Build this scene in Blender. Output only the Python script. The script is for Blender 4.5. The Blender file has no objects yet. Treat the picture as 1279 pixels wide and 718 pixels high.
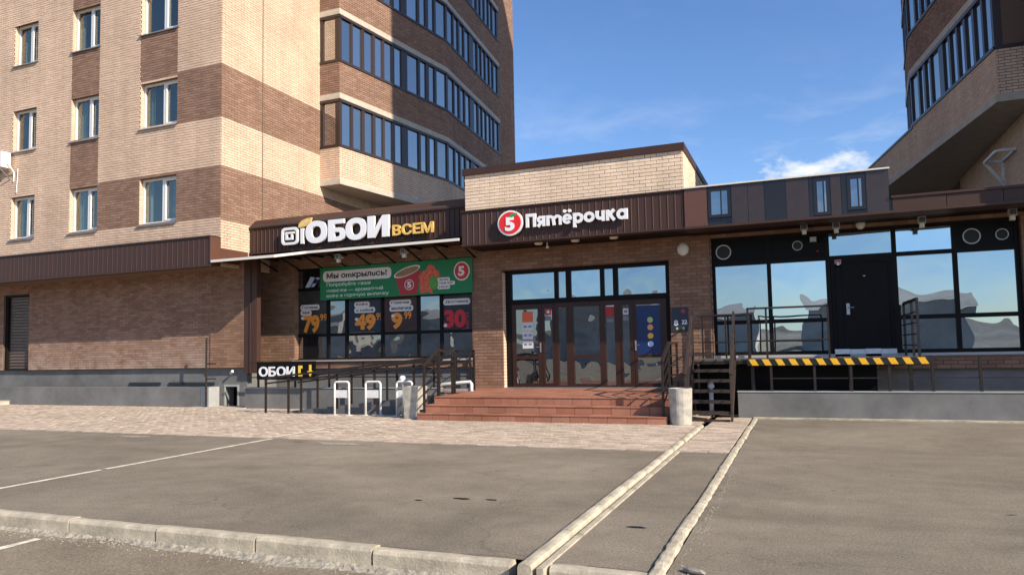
import bpy, bmesh, math, random
from mathutils import Vector, Matrix
random.seed(7)
C = bpy.context.scene.collection
S = bpy.context.scene
R = math.radians

# ------------------------------------------------------------------ camera
cam = bpy.data.cameras.new("camera")
cam.sensor_fit = 'HORIZONTAL'
cam.sensor_width = 36.0
cam.lens = 36.0 * 897.84 / 1279.0
cam.shift_y = 21.95 / 1279.0
cam.clip_start = 0.05
cam.clip_end = 3000
co = bpy.data.objects.new("camera", cam)
C.objects.link(co)
yaw, pit, rol = R(21.8615), R(3.6733), R(1.1015)
fw = Vector((-math.sin(yaw) * math.cos(pit), math.cos(yaw) * math.cos(pit), math.sin(pit)))
rt = Vector((math.cos(yaw), math.sin(yaw), 0))
dn = fw.cross(rt)
r2 = rt * math.cos(rol) + dn * math.sin(rol)
d2 = -rt * math.sin(rol) + dn * math.cos(rol)
mw = Matrix((r2, -d2, -fw)).transposed().to_4x4()
mw.translation = Vector((0, 0, 1.5))
co.matrix_world = mw
S.camera = co

# ------------------------------------------------------------------ sun, sky, exposure
SUN_AZ, SUN_EL = R(180 - 69.5), R(30.5)         # azimuth from +Y towards +X
sdir = Vector((math.sin(SUN_AZ) * math.cos(SUN_EL), math.cos(SUN_AZ) * math.cos(SUN_EL), math.sin(SUN_EL)))
sl = bpy.data.lights.new("sun", 'SUN')
sl.energy = 5.0
sl.angle = R(0.5)
sl.color = (1.0, 0.89, 0.74)
so = bpy.data.objects.new("sun", sl)
so.rotation_euler = sdir.to_track_quat('Z', 'Y').to_euler()
so.location = (30, -20, 40)
C.objects.link(so)

W = bpy.data.worlds.new("World")
S.world = W
W.use_nodes = True
nt = W.node_tree
nt.nodes.clear()
N = nt.nodes.new
L = nt.links.new
wout = N('ShaderNodeOutputWorld')
bg = N('ShaderNodeBackground')
bg.inputs[1].default_value = 0.105
sky = N('ShaderNodeTexSky')
sky.sky_type = 'NISHITA'
sky.sun_disc = False
sky.sun_elevation = SUN_EL
sky.sun_rotation = SUN_AZ
sky.altitude = 200
sky.air_density = 1.0
sky.dust_density = 0.6
sky.ozone_density = 2.6
hsv = N('ShaderNodeHueSaturation')
hsv.inputs['Saturation'].default_value = 1.10
hsv.inputs['Value'].default_value = 1.12
L(sky.outputs[0], hsv.inputs['Color'])
tc = N('ShaderNodeTexCoord')
sep = N('ShaderNodeSeparateXYZ')
L(tc.outputs['Generated'], sep.inputs[0])
mp = N('ShaderNodeMapping')
mp.inputs['Scale'].default_value = (5.0, 5.0, 15.0)
mp.inputs['Location'].default_value = (0.35, 0.2, 0.1)
L(tc.outputs['Generated'], mp.inputs[0])
nz = N('ShaderNodeTexNoise')
nz.inputs['Scale'].default_value = 1.6
nz.inputs['Detail'].default_value = 9
nz.inputs['Roughness'].default_value = 0.58
nz.inputs['Distortion'].default_value = 0.35
L(mp.outputs[0], nz.inputs['Vector'])
rp = N('ShaderNodeValToRGB')
rp.color_ramp.elements[0].position = 0.50
rp.color_ramp.elements[1].position = 0.72
L(nz.outputs[0], rp.inputs[0])
# clouds sit low over the horizon
band = N('ShaderNodeValToRGB')
b = band.color_ramp
b.elements[0].position = 0.0
b.elements[0].color = (0.75, 0.75, 0.75, 1)
b.elements[1].position = 0.36
b.elements[1].color = (0.05, 0.05, 0.05, 1)
e = b.elements.new(0.20)
e.color = (0.8, 0.8, 0.8, 1)
e = b.elements.new(0.26)
e.color = (0.42, 0.42, 0.42, 1)
L(sep.outputs[2], band.inputs[0])


def vmath(op, a, bb):
    n = N('ShaderNodeMath')
    n.operation = op
    for i, v in enumerate((a, bb)):
        if isinstance(v, (int, float)):
            n.inputs[i].default_value = v
        else:
            L(v, n.inputs[i])
    return n.outputs[0]


# one small bright cumulus seen over the roof
dot = N('ShaderNodeVectorMath')
dot.operation = 'SUBTRACT'
dot.inputs[1].default_value = (0.025, 0.973, 0.222)
L(tc.outputs['Generated'], dot.inputs[0])
sc_ = N('ShaderNodeVectorMath')
sc_.operation = 'MULTIPLY'
sc_.inputs[1].default_value = (1 / 0.11, 1 / 0.3, 1 / 0.026)
L(dot.outputs[0], sc_.inputs[0])
ln = N('ShaderNodeVectorMath')
ln.operation = 'LENGTH'
L(sc_.outputs[0], ln.inputs[0])
mp2 = N('ShaderNodeMapping')
mp2.inputs['Scale'].default_value = (26, 26, 46)
L(tc.outputs['Generated'], mp2.inputs[0])
nz2 = N('ShaderNodeTexNoise')
nz2.inputs['Scale'].default_value = 1.0
nz2.inputs['Detail'].default_value = 8
nz2.inputs['Roughness'].default_value = 0.6
L(mp2.outputs[0], nz2.inputs['Vector'])
cum = vmath('MULTIPLY', vmath('SUBTRACT', vmath('MULTIPLY', nz2.outputs[0], 2.9), vmath('ADD', ln.outputs['Value'], 0.80)), 1.0)
cl = N('ShaderNodeClamp')
L(cum, cl.inputs[0])
fac = vmath('MULTIPLY', vmath('MULTIPLY', rp.outputs[0], band.outputs[0]), 0.38)
fac = vmath('MAXIMUM', fac, cl.outputs[0])
mx = N('ShaderNodeMix')
mx.data_type = 'RGBA'
mx.inputs[7].default_value = (7.6, 7.6, 7.6, 1)
L(fac, mx.inputs[0])
tint = N('ShaderNodeMix')
tint.data_type = 'RGBA'
tint.blend_type = 'MULTIPLY'
tint.inputs[0].default_value = 1.0
tint.inputs[7].default_value = (1.0, 1.05, 1.20, 1)
L(hsv.outputs[0], tint.inputs[6])
L(tint.outputs[2], mx.inputs[6])
L(mx.outputs[2], bg.inputs[0])
L(bg.outputs[0], wout.inputs[0])

S.view_settings.view_transform = 'Standard'
S.view_settings.look = 'None'
S.view_settings.exposure = 0.5
S.view_settings.gamma = 1.0
S.render.film_transparent = False
S.cycles.max_bounces = 6

# ------------------------------------------------------------------ materials
M = {}


def newmat(name):
    m = bpy.data.materials.new(name)
    m.use_nodes = True
    t = m.node_tree
    p = t.nodes['Principled BSDF']
    M[name] = m
    return m, t, p


def plain(name, col, rough=0.7, metal=0.0, spec=0.4, noise=0.0, scale=8.0, bump=0.0, bscale=60.0, emit=None):
    m, t, p = newmat(name)
    p.inputs['Roughness'].default_value = rough
    p.inputs['Metallic'].default_value = metal
    p.inputs['Specular IOR Level'].default_value = spec
    p.inputs['Base Color'].default_value = (*col, 1)
    if noise or bump:
        c = t.nodes.new('ShaderNodeTexCoord')
    if noise:
        n = t.nodes.new('ShaderNodeTexNoise')
        n.inputs['Scale'].default_value = scale
        n.inputs['Detail'].default_value = 6
        n.inputs['Roughness'].default_value = 0.65
        t.links.new(c.outputs['Object'], n.inputs['Vector'])
        r = t.nodes.new('ShaderNodeValToRGB')
        r.color_ramp.elements[0].position = 0.3
        r.color_ramp.elements[1].position = 0.7
        r.color_ramp.elements[0].color = (*[x * (1 - noise) for x in col], 1)
        r.color_ramp.elements[1].color = (*[min(1, x * (1 + noise)) for x in col], 1)
        t.links.new(n.outputs[0], r.inputs[0])
        t.links.new(r.outputs[0], p.inputs['Base Color'])
    if bump:
        n2 = t.nodes.new('ShaderNodeTexNoise')
        n2.inputs['Scale'].default_value = bscale
        n2.inputs['Detail'].default_value = 4
        t.links.new(c.outputs['Object'], n2.inputs['Vector'])
        bm = t.nodes.new('ShaderNodeBump')
        bm.inputs['Strength'].default_value = bump
        bm.inputs['Distance'].default_value = 0.01
        t.links.new(n2.outputs[0], bm.inputs['Height'])
        t.links.new(bm.outputs[0], p.inputs['Normal'])
    return m


def brickmat(name, c0, c1, c2, pale_low=0.0):
    """fired brick: every brick its own tone, plus fine mottling"""
    m, t, p = newmat(name)
    p.inputs['Roughness'].default_value = 0.88
    p.inputs['Specular IOR Level'].default_value = 0.2
    nn, ll = t.nodes.new, t.links.new
    g = nn('ShaderNodeNewGeometry')
    oi = nn('ShaderNodeObjectInfo')
    a = nn('ShaderNodeMath')
    a.operation = 'ADD'
    ll(g.outputs['Random Per Island'], a.inputs[0])
    ll(oi.outputs['Random'], a.inputs[1])
    f = nn('ShaderNodeMath')
    f.operation = 'FRACT'
    ll(a.outputs[0], f.inputs[0])
    r = nn('ShaderNodeValToRGB')
    r.color_ramp.elements[0].color = (*c0, 1)
    r.color_ramp.elements[1].color = (*c2, 1)
    r.color_ramp.elements[0].position = 0.05
    r.color_ramp.elements[1].position = 0.95
    e = r.color_ramp.elements.new(0.5)
    e.color = (*c1, 1)
    ll(f.outputs[0], r.inputs[0])
    pos = g.outputs['Position']
    n = nn('ShaderNodeTexNoise')
    n.inputs['Scale'].default_value = 38
    n.inputs['Detail'].default_value = 5
    ll(pos, n.inputs['Vector'])
    n3 = nn('ShaderNodeTexNoise')
    n3.inputs['Scale'].default_value = 0.7
    n3.inputs['Detail'].default_value = 5
    ll(pos, n3.inputs['Vector'])
    mm = nn('ShaderNodeMath')
    mm.operation = 'MULTIPLY_ADD'
    ll(n.outputs[0], mm.inputs[0])
    mm.inputs[1].default_value = 0.5
    mm.inputs[2].default_value = 0.75
    mm2 = nn('ShaderNodeMath')
    mm2.operation = 'MULTIPLY_ADD'
    ll(n3.outputs[0], mm2.inputs[0])
    mm2.inputs[1].default_value = 0.5
    mm2.inputs[2].default_value = 0.75
    m3a = nn('ShaderNodeMath')
    m3a.operation = 'MULTIPLY'
    ll(mm.outputs[0], m3a.inputs[0])
    ll(mm2.outputs[0], m3a.inputs[1])
    smp = nn('ShaderNodeMapping')
    smp.inputs['Scale'].default_value = (3.2, 3.2, 0.22)
    ll(pos, smp.inputs[0])
    n5 = nn('ShaderNodeTexNoise')
    n5.inputs['Scale'].default_value = 1.0
    n5.inputs['Detail'].default_value = 6
    ll(smp.outputs[0], n5.inputs['Vector'])
    mm5 = nn('ShaderNodeMath')
    mm5.operation = 'MULTIPLY_ADD'
    ll(n5.outputs[0], mm5.inputs[0])
    mm5.inputs[1].default_value = 0.42
    mm5.inputs[2].default_value = 0.79
    m3 = nn('ShaderNodeMath')
    m3.operation = 'MULTIPLY'
    ll(m3a.outputs[0], m3.inputs[0])
    ll(mm5.outputs[0], m3.inputs[1])
    v = nn('ShaderNodeVectorMath')
    v.operation = 'SCALE'
    ll(r.outputs[0], v.inputs[0])
    ll(m3.outputs[0], v.inputs['Scale'])
    out = v.outputs[0]
    if pale_low:  # paler blotches, stronger towards the bottom of the wall
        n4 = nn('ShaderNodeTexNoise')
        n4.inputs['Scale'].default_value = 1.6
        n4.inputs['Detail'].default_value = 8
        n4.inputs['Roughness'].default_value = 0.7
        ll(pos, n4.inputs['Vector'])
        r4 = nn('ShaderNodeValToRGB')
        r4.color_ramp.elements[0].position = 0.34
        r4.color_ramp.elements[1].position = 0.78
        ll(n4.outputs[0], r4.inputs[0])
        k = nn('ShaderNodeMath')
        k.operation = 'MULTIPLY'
        k.inputs[1].default_value = pale_low
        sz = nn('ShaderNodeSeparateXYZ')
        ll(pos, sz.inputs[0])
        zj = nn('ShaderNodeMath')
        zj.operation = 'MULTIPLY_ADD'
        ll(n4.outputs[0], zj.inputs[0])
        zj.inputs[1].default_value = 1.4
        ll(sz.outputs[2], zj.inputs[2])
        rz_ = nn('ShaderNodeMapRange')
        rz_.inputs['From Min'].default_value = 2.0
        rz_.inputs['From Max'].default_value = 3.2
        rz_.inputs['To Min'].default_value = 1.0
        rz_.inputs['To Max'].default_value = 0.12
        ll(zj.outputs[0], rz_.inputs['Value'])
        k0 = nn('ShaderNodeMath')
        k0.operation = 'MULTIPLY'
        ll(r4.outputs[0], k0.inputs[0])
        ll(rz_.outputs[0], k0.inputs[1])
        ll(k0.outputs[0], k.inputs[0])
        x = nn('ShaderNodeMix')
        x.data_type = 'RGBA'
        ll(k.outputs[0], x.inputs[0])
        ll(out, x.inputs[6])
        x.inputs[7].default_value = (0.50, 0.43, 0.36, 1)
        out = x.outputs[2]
    ll(out, p.inputs['Base Color'])
    bp = nn('ShaderNodeBump')
    bp.inputs['Strength'].default_value = 0.35
    bp.inputs['Distance'].default_value = 0.006
    ll(n.outputs[0], bp.inputs['Height'])
    ll(bp.outputs[0], p.inputs['Normal'])
    return m


def glass(name, refl, tint, wave, wscale, dark=(0.012, 0.014, 0.018), through=0.0):
    """coated pane: part mirror, part view into a dark room; the sheet is slightly wavy"""
    m, t, p = newmat(name)
    nn, ll = t.nodes.new, t.links.new
    p.inputs['Base Color'].default_value = (*dark, 1)
    p.inputs['Roughness'].default_value = 0.25
    p.inputs['Specular IOR Level'].default_value = 0.1
    gl = nn('ShaderNodeBsdfGlossy')
    gl.inputs['Color'].default_value = (*tint, 1)
    gl.inputs['Roughness'].default_value = 0.004
    c = nn('ShaderNodeNewGeometry')
    oi = nn('ShaderNodeObjectInfo')
    ad = nn('ShaderNodeVectorMath')
    ad.operation = 'ADD'
    ml = nn('ShaderNodeMath')
    ml.operation = 'MULTIPLY'
    ml.inputs[1].default_value = 37.0
    ll(oi.outputs['Random'], ml.inputs[0])
    ll(c.outputs['Position'], ad.inputs[0])
    ll(ml.outputs[0], ad.inputs[1])
    n = nn('ShaderNodeTexNoise')
    n.inputs['Scale'].default_value = wscale
    n.inputs['Detail'].default_value = 1.2
    n.inputs['Roughness'].default_value = 0.35
    n.inputs['Distortion'].default_value = 0.35
    ll(ad.outputs[0], n.inputs['Vector'])
    b = nn('ShaderNodeBump')
    b.inputs['Strength'].default_value = 1.0
    b.inputs['Distance'].default_value = wave
    ll(n.outputs[0], b.inputs['Height'])
    ll(b.outputs[0], gl.inputs['Normal'])
    mx = nn('ShaderNodeMixShader')
    fr = nn('ShaderNodeMath')
    fr.operation = 'MULTIPLY_ADD'
    ll(oi.outputs['Random'], fr.inputs[0])
    fr.inputs[1].default_value = refl * 0.36
    fr.inputs[2].default_value = refl * 0.82
    ll(fr.outputs[0], mx.inputs[0])
    base = p.outputs[0]
    if through:
        tr = nn('ShaderNodeBsdfTransparent')
        tr.inputs[0].default_value = (0.80, 0.86, 0.84, 1)
        m2 = nn('ShaderNodeMixShader')
        m2.inputs[0].default_value = through
        ll(base, m2.inputs[1])
        ll(tr.outputs[0], m2.inputs[2])
        base = m2.outputs[0]
    ll(base, mx.inputs[1])
    ll(gl.outputs[0], mx.inputs[2])
    ll(mx.outputs[0], t.nodes['Material Output'].inputs[0])
    return m


def asphaltmat(name, col, dust, grain):
    m, t, p = newmat(name)
    nn, ll = t.nodes.new, t.links.new
    p.inputs['Roughness'].default_value = 0.92
    p.inputs['Specular IOR Level'].default_value = 0.25
    c = nn('ShaderNodeNewGeometry')
    def noise(sc, det, rough, stretch=None, dist=0.0):
        n = nn('ShaderNodeTexNoise')
        n.inputs['Scale'].default_value = sc
        n.inputs['Detail'].default_value = det
        n.inputs['Roughness'].default_value = rough
        n.inputs['Distortion'].default_value = dist
        if stretch:
            mpp = nn('ShaderNodeMapping')
            mpp.inputs['Scale'].default_value = stretch
            ll(c.outputs['Position'], mpp.inputs[0])
            ll(mpp.outputs[0], n.inputs['Vector'])
        else:
            ll(c.outputs['Position'], n.inputs['Vector'])
        return n.outputs[0]
    def ramp(x, a, b2, ca=(0, 0, 0), cb=(1, 1, 1)):
        r = nn('ShaderNodeValToRGB')
        r.color_ramp.elements[0].position = a
        r.color_ramp.elements[1].position = b2
        r.color_ramp.elements[0].color = (*ca, 1)
        r.color_ramp.elements[1].color = (*cb, 1)
        ll(x, r.inputs[0])
        return r.outputs[0]
    def mix(f, a, b2):
        x = nn('ShaderNodeMix')
        x.data_type = 'RGBA'
        ll(f, x.inputs[0])
        for i, v in ((6, a), (7, b2)):
            if isinstance(v, tuple):
                x.inputs[i].default_value = (*v, 1)
            else:
                ll(v, x.inputs[i])
        return x.outputs[2]
    big = ramp(noise(0.32, 7, 0.62, (0.8, 1.1, 1.0), 0.8), 0.34, 0.68)
    base = mix(big, tuple(x * 0.84 for x in col), dust)
    mid = ramp(noise(2.1, 9, 0.74), 0.30, 0.72, (0.82, 0.82, 0.82), (1.17, 1.17, 1.17))
    gr = ramp(noise(48, 5, 0.9), 0.36, 0.64, (0.42, 0.42, 0.42), (1.58, 1.58, 1.58))
    mu = nn('ShaderNodeMix')
    mu.data_type = 'RGBA'
    mu.blend_type = 'MULTIPLY'
    mu.inputs[0].default_value = 1
    ll(base, mu.inputs[6])
    ll(mid, mu.inputs[7])
    mu2 = nn('ShaderNodeMix')
    mu2.data_type = 'RGBA'
    mu2.blend_type = 'MULTIPLY'
    mu2.inputs[0].default_value = grain
    ll(mu.outputs[2], mu2.inputs[6])
    ll(gr, mu2.inputs[7])
    spots = ramp(noise(1.9, 2.5, 0.5, (0.8, 1.0, 1.0), 0.3), 0.725, 0.755)
    o = mix(spots, mu2.outputs[2], tuple(x * 0.3 for x in col))
    pale = ramp(noise(0.8, 9, 0.78, (1, 1.3, 1)), 0.64, 0.82)
    o = mix(pale, o, tuple(min(1, x * 1.6) for x in dust))
    # hairline cracks
    v = nn('ShaderNodeTexVoronoi')
    v.feature = 'DISTANCE_TO_EDGE'
    v.inputs['Scale'].default_value = 0.28
    wn = nn('ShaderNodeTexNoise')
    wn.inputs['Scale'].default_value = 1.4
    wn.inputs['Detail'].default_value = 8
    ll(c.outputs['Position'], wn.inputs['Vector'])
    va = nn('ShaderNodeVectorMath')
    va.operation = 'MULTIPLY_ADD'
    ll(wn.outputs['Color'], va.inputs[0])
    va.inputs[1].default_value = (1.3, 1.3, 0)
    ll(c.outputs['Position'], va.inputs[2])
    ll(va.outputs[0], v.inputs['Vector'])
    cr = ramp(v.outputs['Distance'], 0.0006, 0.0022, (0.30, 0.30, 0.30), (0, 0, 0))
    o = mix(cr, o, tuple(x * 0.25 for x in col))
    ll(o, p.inputs['Base Color'])
    bp = nn('ShaderNodeBump')
    bp.inputs['Strength'].default_value = 0.9
    bp.inputs['Distance'].default_value = 0.012
    ll(noise(85, 4, 0.8), bp.inputs['Height'])
    ll(bp.outputs[0], p.inputs['Normal'])
    return m


asphaltmat('asphalt', (0.232, 0.194, 0.144), (0.312, 0.265, 0.198), 0.75)
asphaltmat('road_asphalt', (0.25, 0.205, 0.145), (0.35, 0.29, 0.205), 0.8)
plain('soil', (0.17, 0.14, 0.10), 0.95, noise=0.4, scale=0.6)
plain('grove', (0.24, 0.22, 0.19), 0.95, noise=0.5, scale=0.15)
brickmat('tan_brick', (0.620, 0.448, 0.322), (0.655, 0.478, 0.348), (0.69, 0.508, 0.374))
brickmat('pale_brick', (0.70, 0.54, 0.395), (0.74, 0.575, 0.425), (0.78, 0.615, 0.46))
brickmat('brown_brick', (0.245, 0.147, 0.102), (0.28, 0.172, 0.121), (0.32, 0.202, 0.145))
brickmat('wall_brick', (0.212, 0.120, 0.077), (0.247, 0.144, 0.094), (0.287, 0.171, 0.115))
brickmat('old_wall_brick', (0.212, 0.118, 0.076), (0.255, 0.146, 0.098), (0.31, 0.187, 0.130), pale_low=0.75)
brickmat('paver', (0.41, 0.32, 0.24), (0.50, 0.40, 0.305), (0.58, 0.475, 0.37))
brickmat('terracotta', (0.295, 0.125, 0.077), (0.33, 0.146, 0.091), (0.365, 0.17, 0.11))
plain('tan_mortar', (0.17, 0.105, 0.066), 0.95, bump=0.5, bscale=90)
plain('brown_mortar', (0.13, 0.088, 0.066), 0.95, bump=0.5, bscale=90)
plain('paver_joint', (0.12, 0.092, 0.07), 0.95, noise=0.3, scale=20)
plain('concrete', (0.40, 0.37, 0.31), 0.9, noise=0.36, scale=6, bump=0.6, bscale=45)
plain('kerb_concrete', (0.44, 0.385, 0.285), 0.92, noise=0.42, scale=4.5, bump=0.5, bscale=60)
plain('rubble', (0.33, 0.295, 0.23), 0.95, noise=0.45, scale=14, bump=1.0, bscale=50)
plain('grey_render', (0.160, 0.158, 0.150), 0.85, noise=0.28, scale=1.1, bump=0.35, bscale=120)
plain('grey_cap', (0.33, 0.335, 0.32), 0.85, noise=0.12, scale=5)
plain('ramp_concrete', (0.115, 0.115, 0.115), 0.9, noise=0.2, scale=4, bump=0.5)
plain('slab_concrete', (0.46, 0.41, 0.33), 0.9, noise=0.15, scale=3, bump=0.3)
plain('brown_metal', (0.058, 0.029, 0.021), 0.5, 0.0, 0.3, noise=0.12, scale=1.5)
plain('brown_flashing', (0.115, 0.050, 0.032), 0.4, 0.0, 0.5, noise=0.1, scale=1.5)
plain('dark_frame', (0.010, 0.008, 0.007), 0.5, 0.0, 0.14)
plain('door_frame', (0.038, 0.016, 0.0095), 0.4, 0.0, 0.35, noise=0.15, scale=3)
plain('balcony_frame', (0.040, 0.025, 0.019), 0.4, 0.0, 0.5)
plain('black_panel', (0.006, 0.0055, 0.005), 0.4, 0.0, 0.12)
plain('black_steel_door', (0.011, 0.0095, 0.009), 0.55, 0.0, 0.12, noise=0.15, scale=3)
plain('rail_paint', (0.030, 0.021, 0.017), 0.42, 0.3, 0.5, noise=0.2, scale=9)
plain('stair_paint', (0.058, 0.040, 0.031), 0.5, 0.3, 0.5, noise=0.35, scale=7)
plain('steel', (0.42, 0.42, 0.42), 0.35, 0.8)
plain('white_paint', (0.72, 0.71, 0.67), 0.5, noise=0.16, scale=9)
plain('white_plastic', (0.80, 0.80, 0.78), 0.35)
plain('window_white', (0.74, 0.73, 0.70), 0.4, noise=0.04, scale=4)
plain('sill_metal', (0.30, 0.295, 0.285), 0.45, 0.4)
plain('letter_white', (0.80, 0.80, 0.80), 0.4)
plain('letter_gold', (0.78, 0.50, 0.13), 0.42)
plain('sign_red', (0.72, 0.022, 0.022), 0.4)
plain('sign_green', (0.030, 0.30, 0.055), 0.4)
plain('banner_green', (0.013, 0.185, 0.060), 0.5, noise=0.08, scale=1.5)
plain('banner_pill', (0.72, 0.66, 0.60), 0.5)
plain('banner_text', (0.62, 0.72, 0.62), 0.5)
plain('print_black', (0.02, 0.018, 0.018), 0.5)
plain('print_red', (0.55, 0.025, 0.03), 0.5)
plain('cup_red', (0.42, 0.03, 0.035), 0.5)
plain('coffee', (0.30, 0.185, 0.08), 0.5, noise=0.2, scale=6)
plain('pastry', (0.62, 0.12, 0.06), 0.6, noise=0.55, scale=14)
plain('salad', (0.10, 0.30, 0.05), 0.6, noise=0.5, scale=18)
plain('print_orange', (0.85, 0.29, 0.035), 0.5)
plain('print_yellow', (0.85, 0.55, 0.05), 0.5)
plain('poster_blue', (0.008, 0.030, 0.115), 0.25)
plain('badge_green', (0.45, 0.55, 0.18), 0.5)
plain('badge_orange', (0.85, 0.36, 0.16), 0.5)
plain('badge_yellow', (0.85, 0.52, 0.04), 0.5)
plain('badge_blue', (0.50, 0.60, 0.75), 0.5)
plain('field_grey', (0.040, 0.036, 0.030), 0.3, noise=0.5, scale=3)
plain('field_blue', (0.010, 0.018, 0.034), 0.3, noise=0.5, scale=3)
plain('field_red', (0.045, 0.012, 0.012), 0.3, noise=0.6, scale=3)
plain('field_dark', (0.012, 0.014, 0.022), 0.3, noise=0.5, scale=3)
plain('paper', (0.62, 0.63, 0.62), 0.6)
plain('paper_grey', (0.20, 0.21, 0.22), 0.6)
plain('poster_orange', (0.70, 0.14, 0.05), 0.55)
plain('schedule_dark', (0.025, 0.032, 0.055), 0.4)
plain('hazard_yellow', (0.80, 0.43, 0.02), 0.5, noise=0.15, scale=9)
plain('hazard_black', (0.014, 0.013, 0.013), 0.5)
plain('deck_metal', (0.13, 0.105, 0.085), 0.6, 0.2, noise=0.3, scale=5)
plain('room_dark', (0.11, 0.11, 0.10), 0.9)
plain('curtain', (0.40, 0.40, 0.35), 0.9, noise=0.1, scale=3)
plain('curtain_green', (0.24, 0.30, 0.26), 0.9, noise=0.1, scale=3)
plain('lamp_grey', (0.42, 0.41, 0.39), 0.5)
plain('lamp_cream', (0.70, 0.66, 0.58), 0.45)
plain('lens', (0.10, 0.10, 0.11), 0.15)
plain('vent_ring', (0.46, 0.45, 0.42), 0.4, 0.3)
plain('vent_dark', (0.03, 0.03, 0.03), 0.6)
plain('worn_line', (0.68, 0.62, 0.49), 0.85, noise=0.35, scale=9)
plain('roofing', (0.08, 0.075, 0.07), 0.9)
plain('clad_grey', (0.045, 0.027, 0.020), 0.12, 0.0, 0.5, noise=0.35, scale=1.3)
plain('clad_black', (0.016, 0.011, 0.009), 0.12, 0.0, 0.5)
plain('clad_red', (0.062, 0.031, 0.022), 0.12, 0.0, 0.5, noise=0.6, scale=2.2)
plain('foam', (0.78, 0.76, 0.72), 0.6, noise=0.1, scale=8)
plain('town_wall', (0.42, 0.39, 0.35), 0.9, noise=0.35, scale=0.12)
plain('shutter', (0.105, 0.080, 0.068), 0.6, noise=0.2, scale=3)
plain('stone', (0.26, 0.23, 0.19), 0.9, noise=0.3, scale=18)
plain('led_red', (0.6, 0.02, 0.02), 0.4)
glass('shop_glass', 0.60, (0.76, 0.89, 0.96), 0.009, 1.0)
glass('door_glass', 0.50, (0.74, 0.87, 0.96), 0.010, 1.7)
glass('dim_glass', 0.36, (0.78, 0.84, 0.88), 0.010, 1.6, dark=(0.014, 0.015, 0.018))
glass('window_glass', 0.15, (0.92, 0.86, 0.74), 0.004, 1.6, dark=(0.02, 0.024, 0.026), through=0.88)
glass('balcony_glass', 0.46, (0.90, 0.88, 0.84), 0.003, 1.4, dark=(0.02, 0.026, 0.036))

# ------------------------------------------------------------------ mesh helpers
MIRROR = [False]
AX = -10.01                                  # the two towers mirror about x = AX / 2


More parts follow.
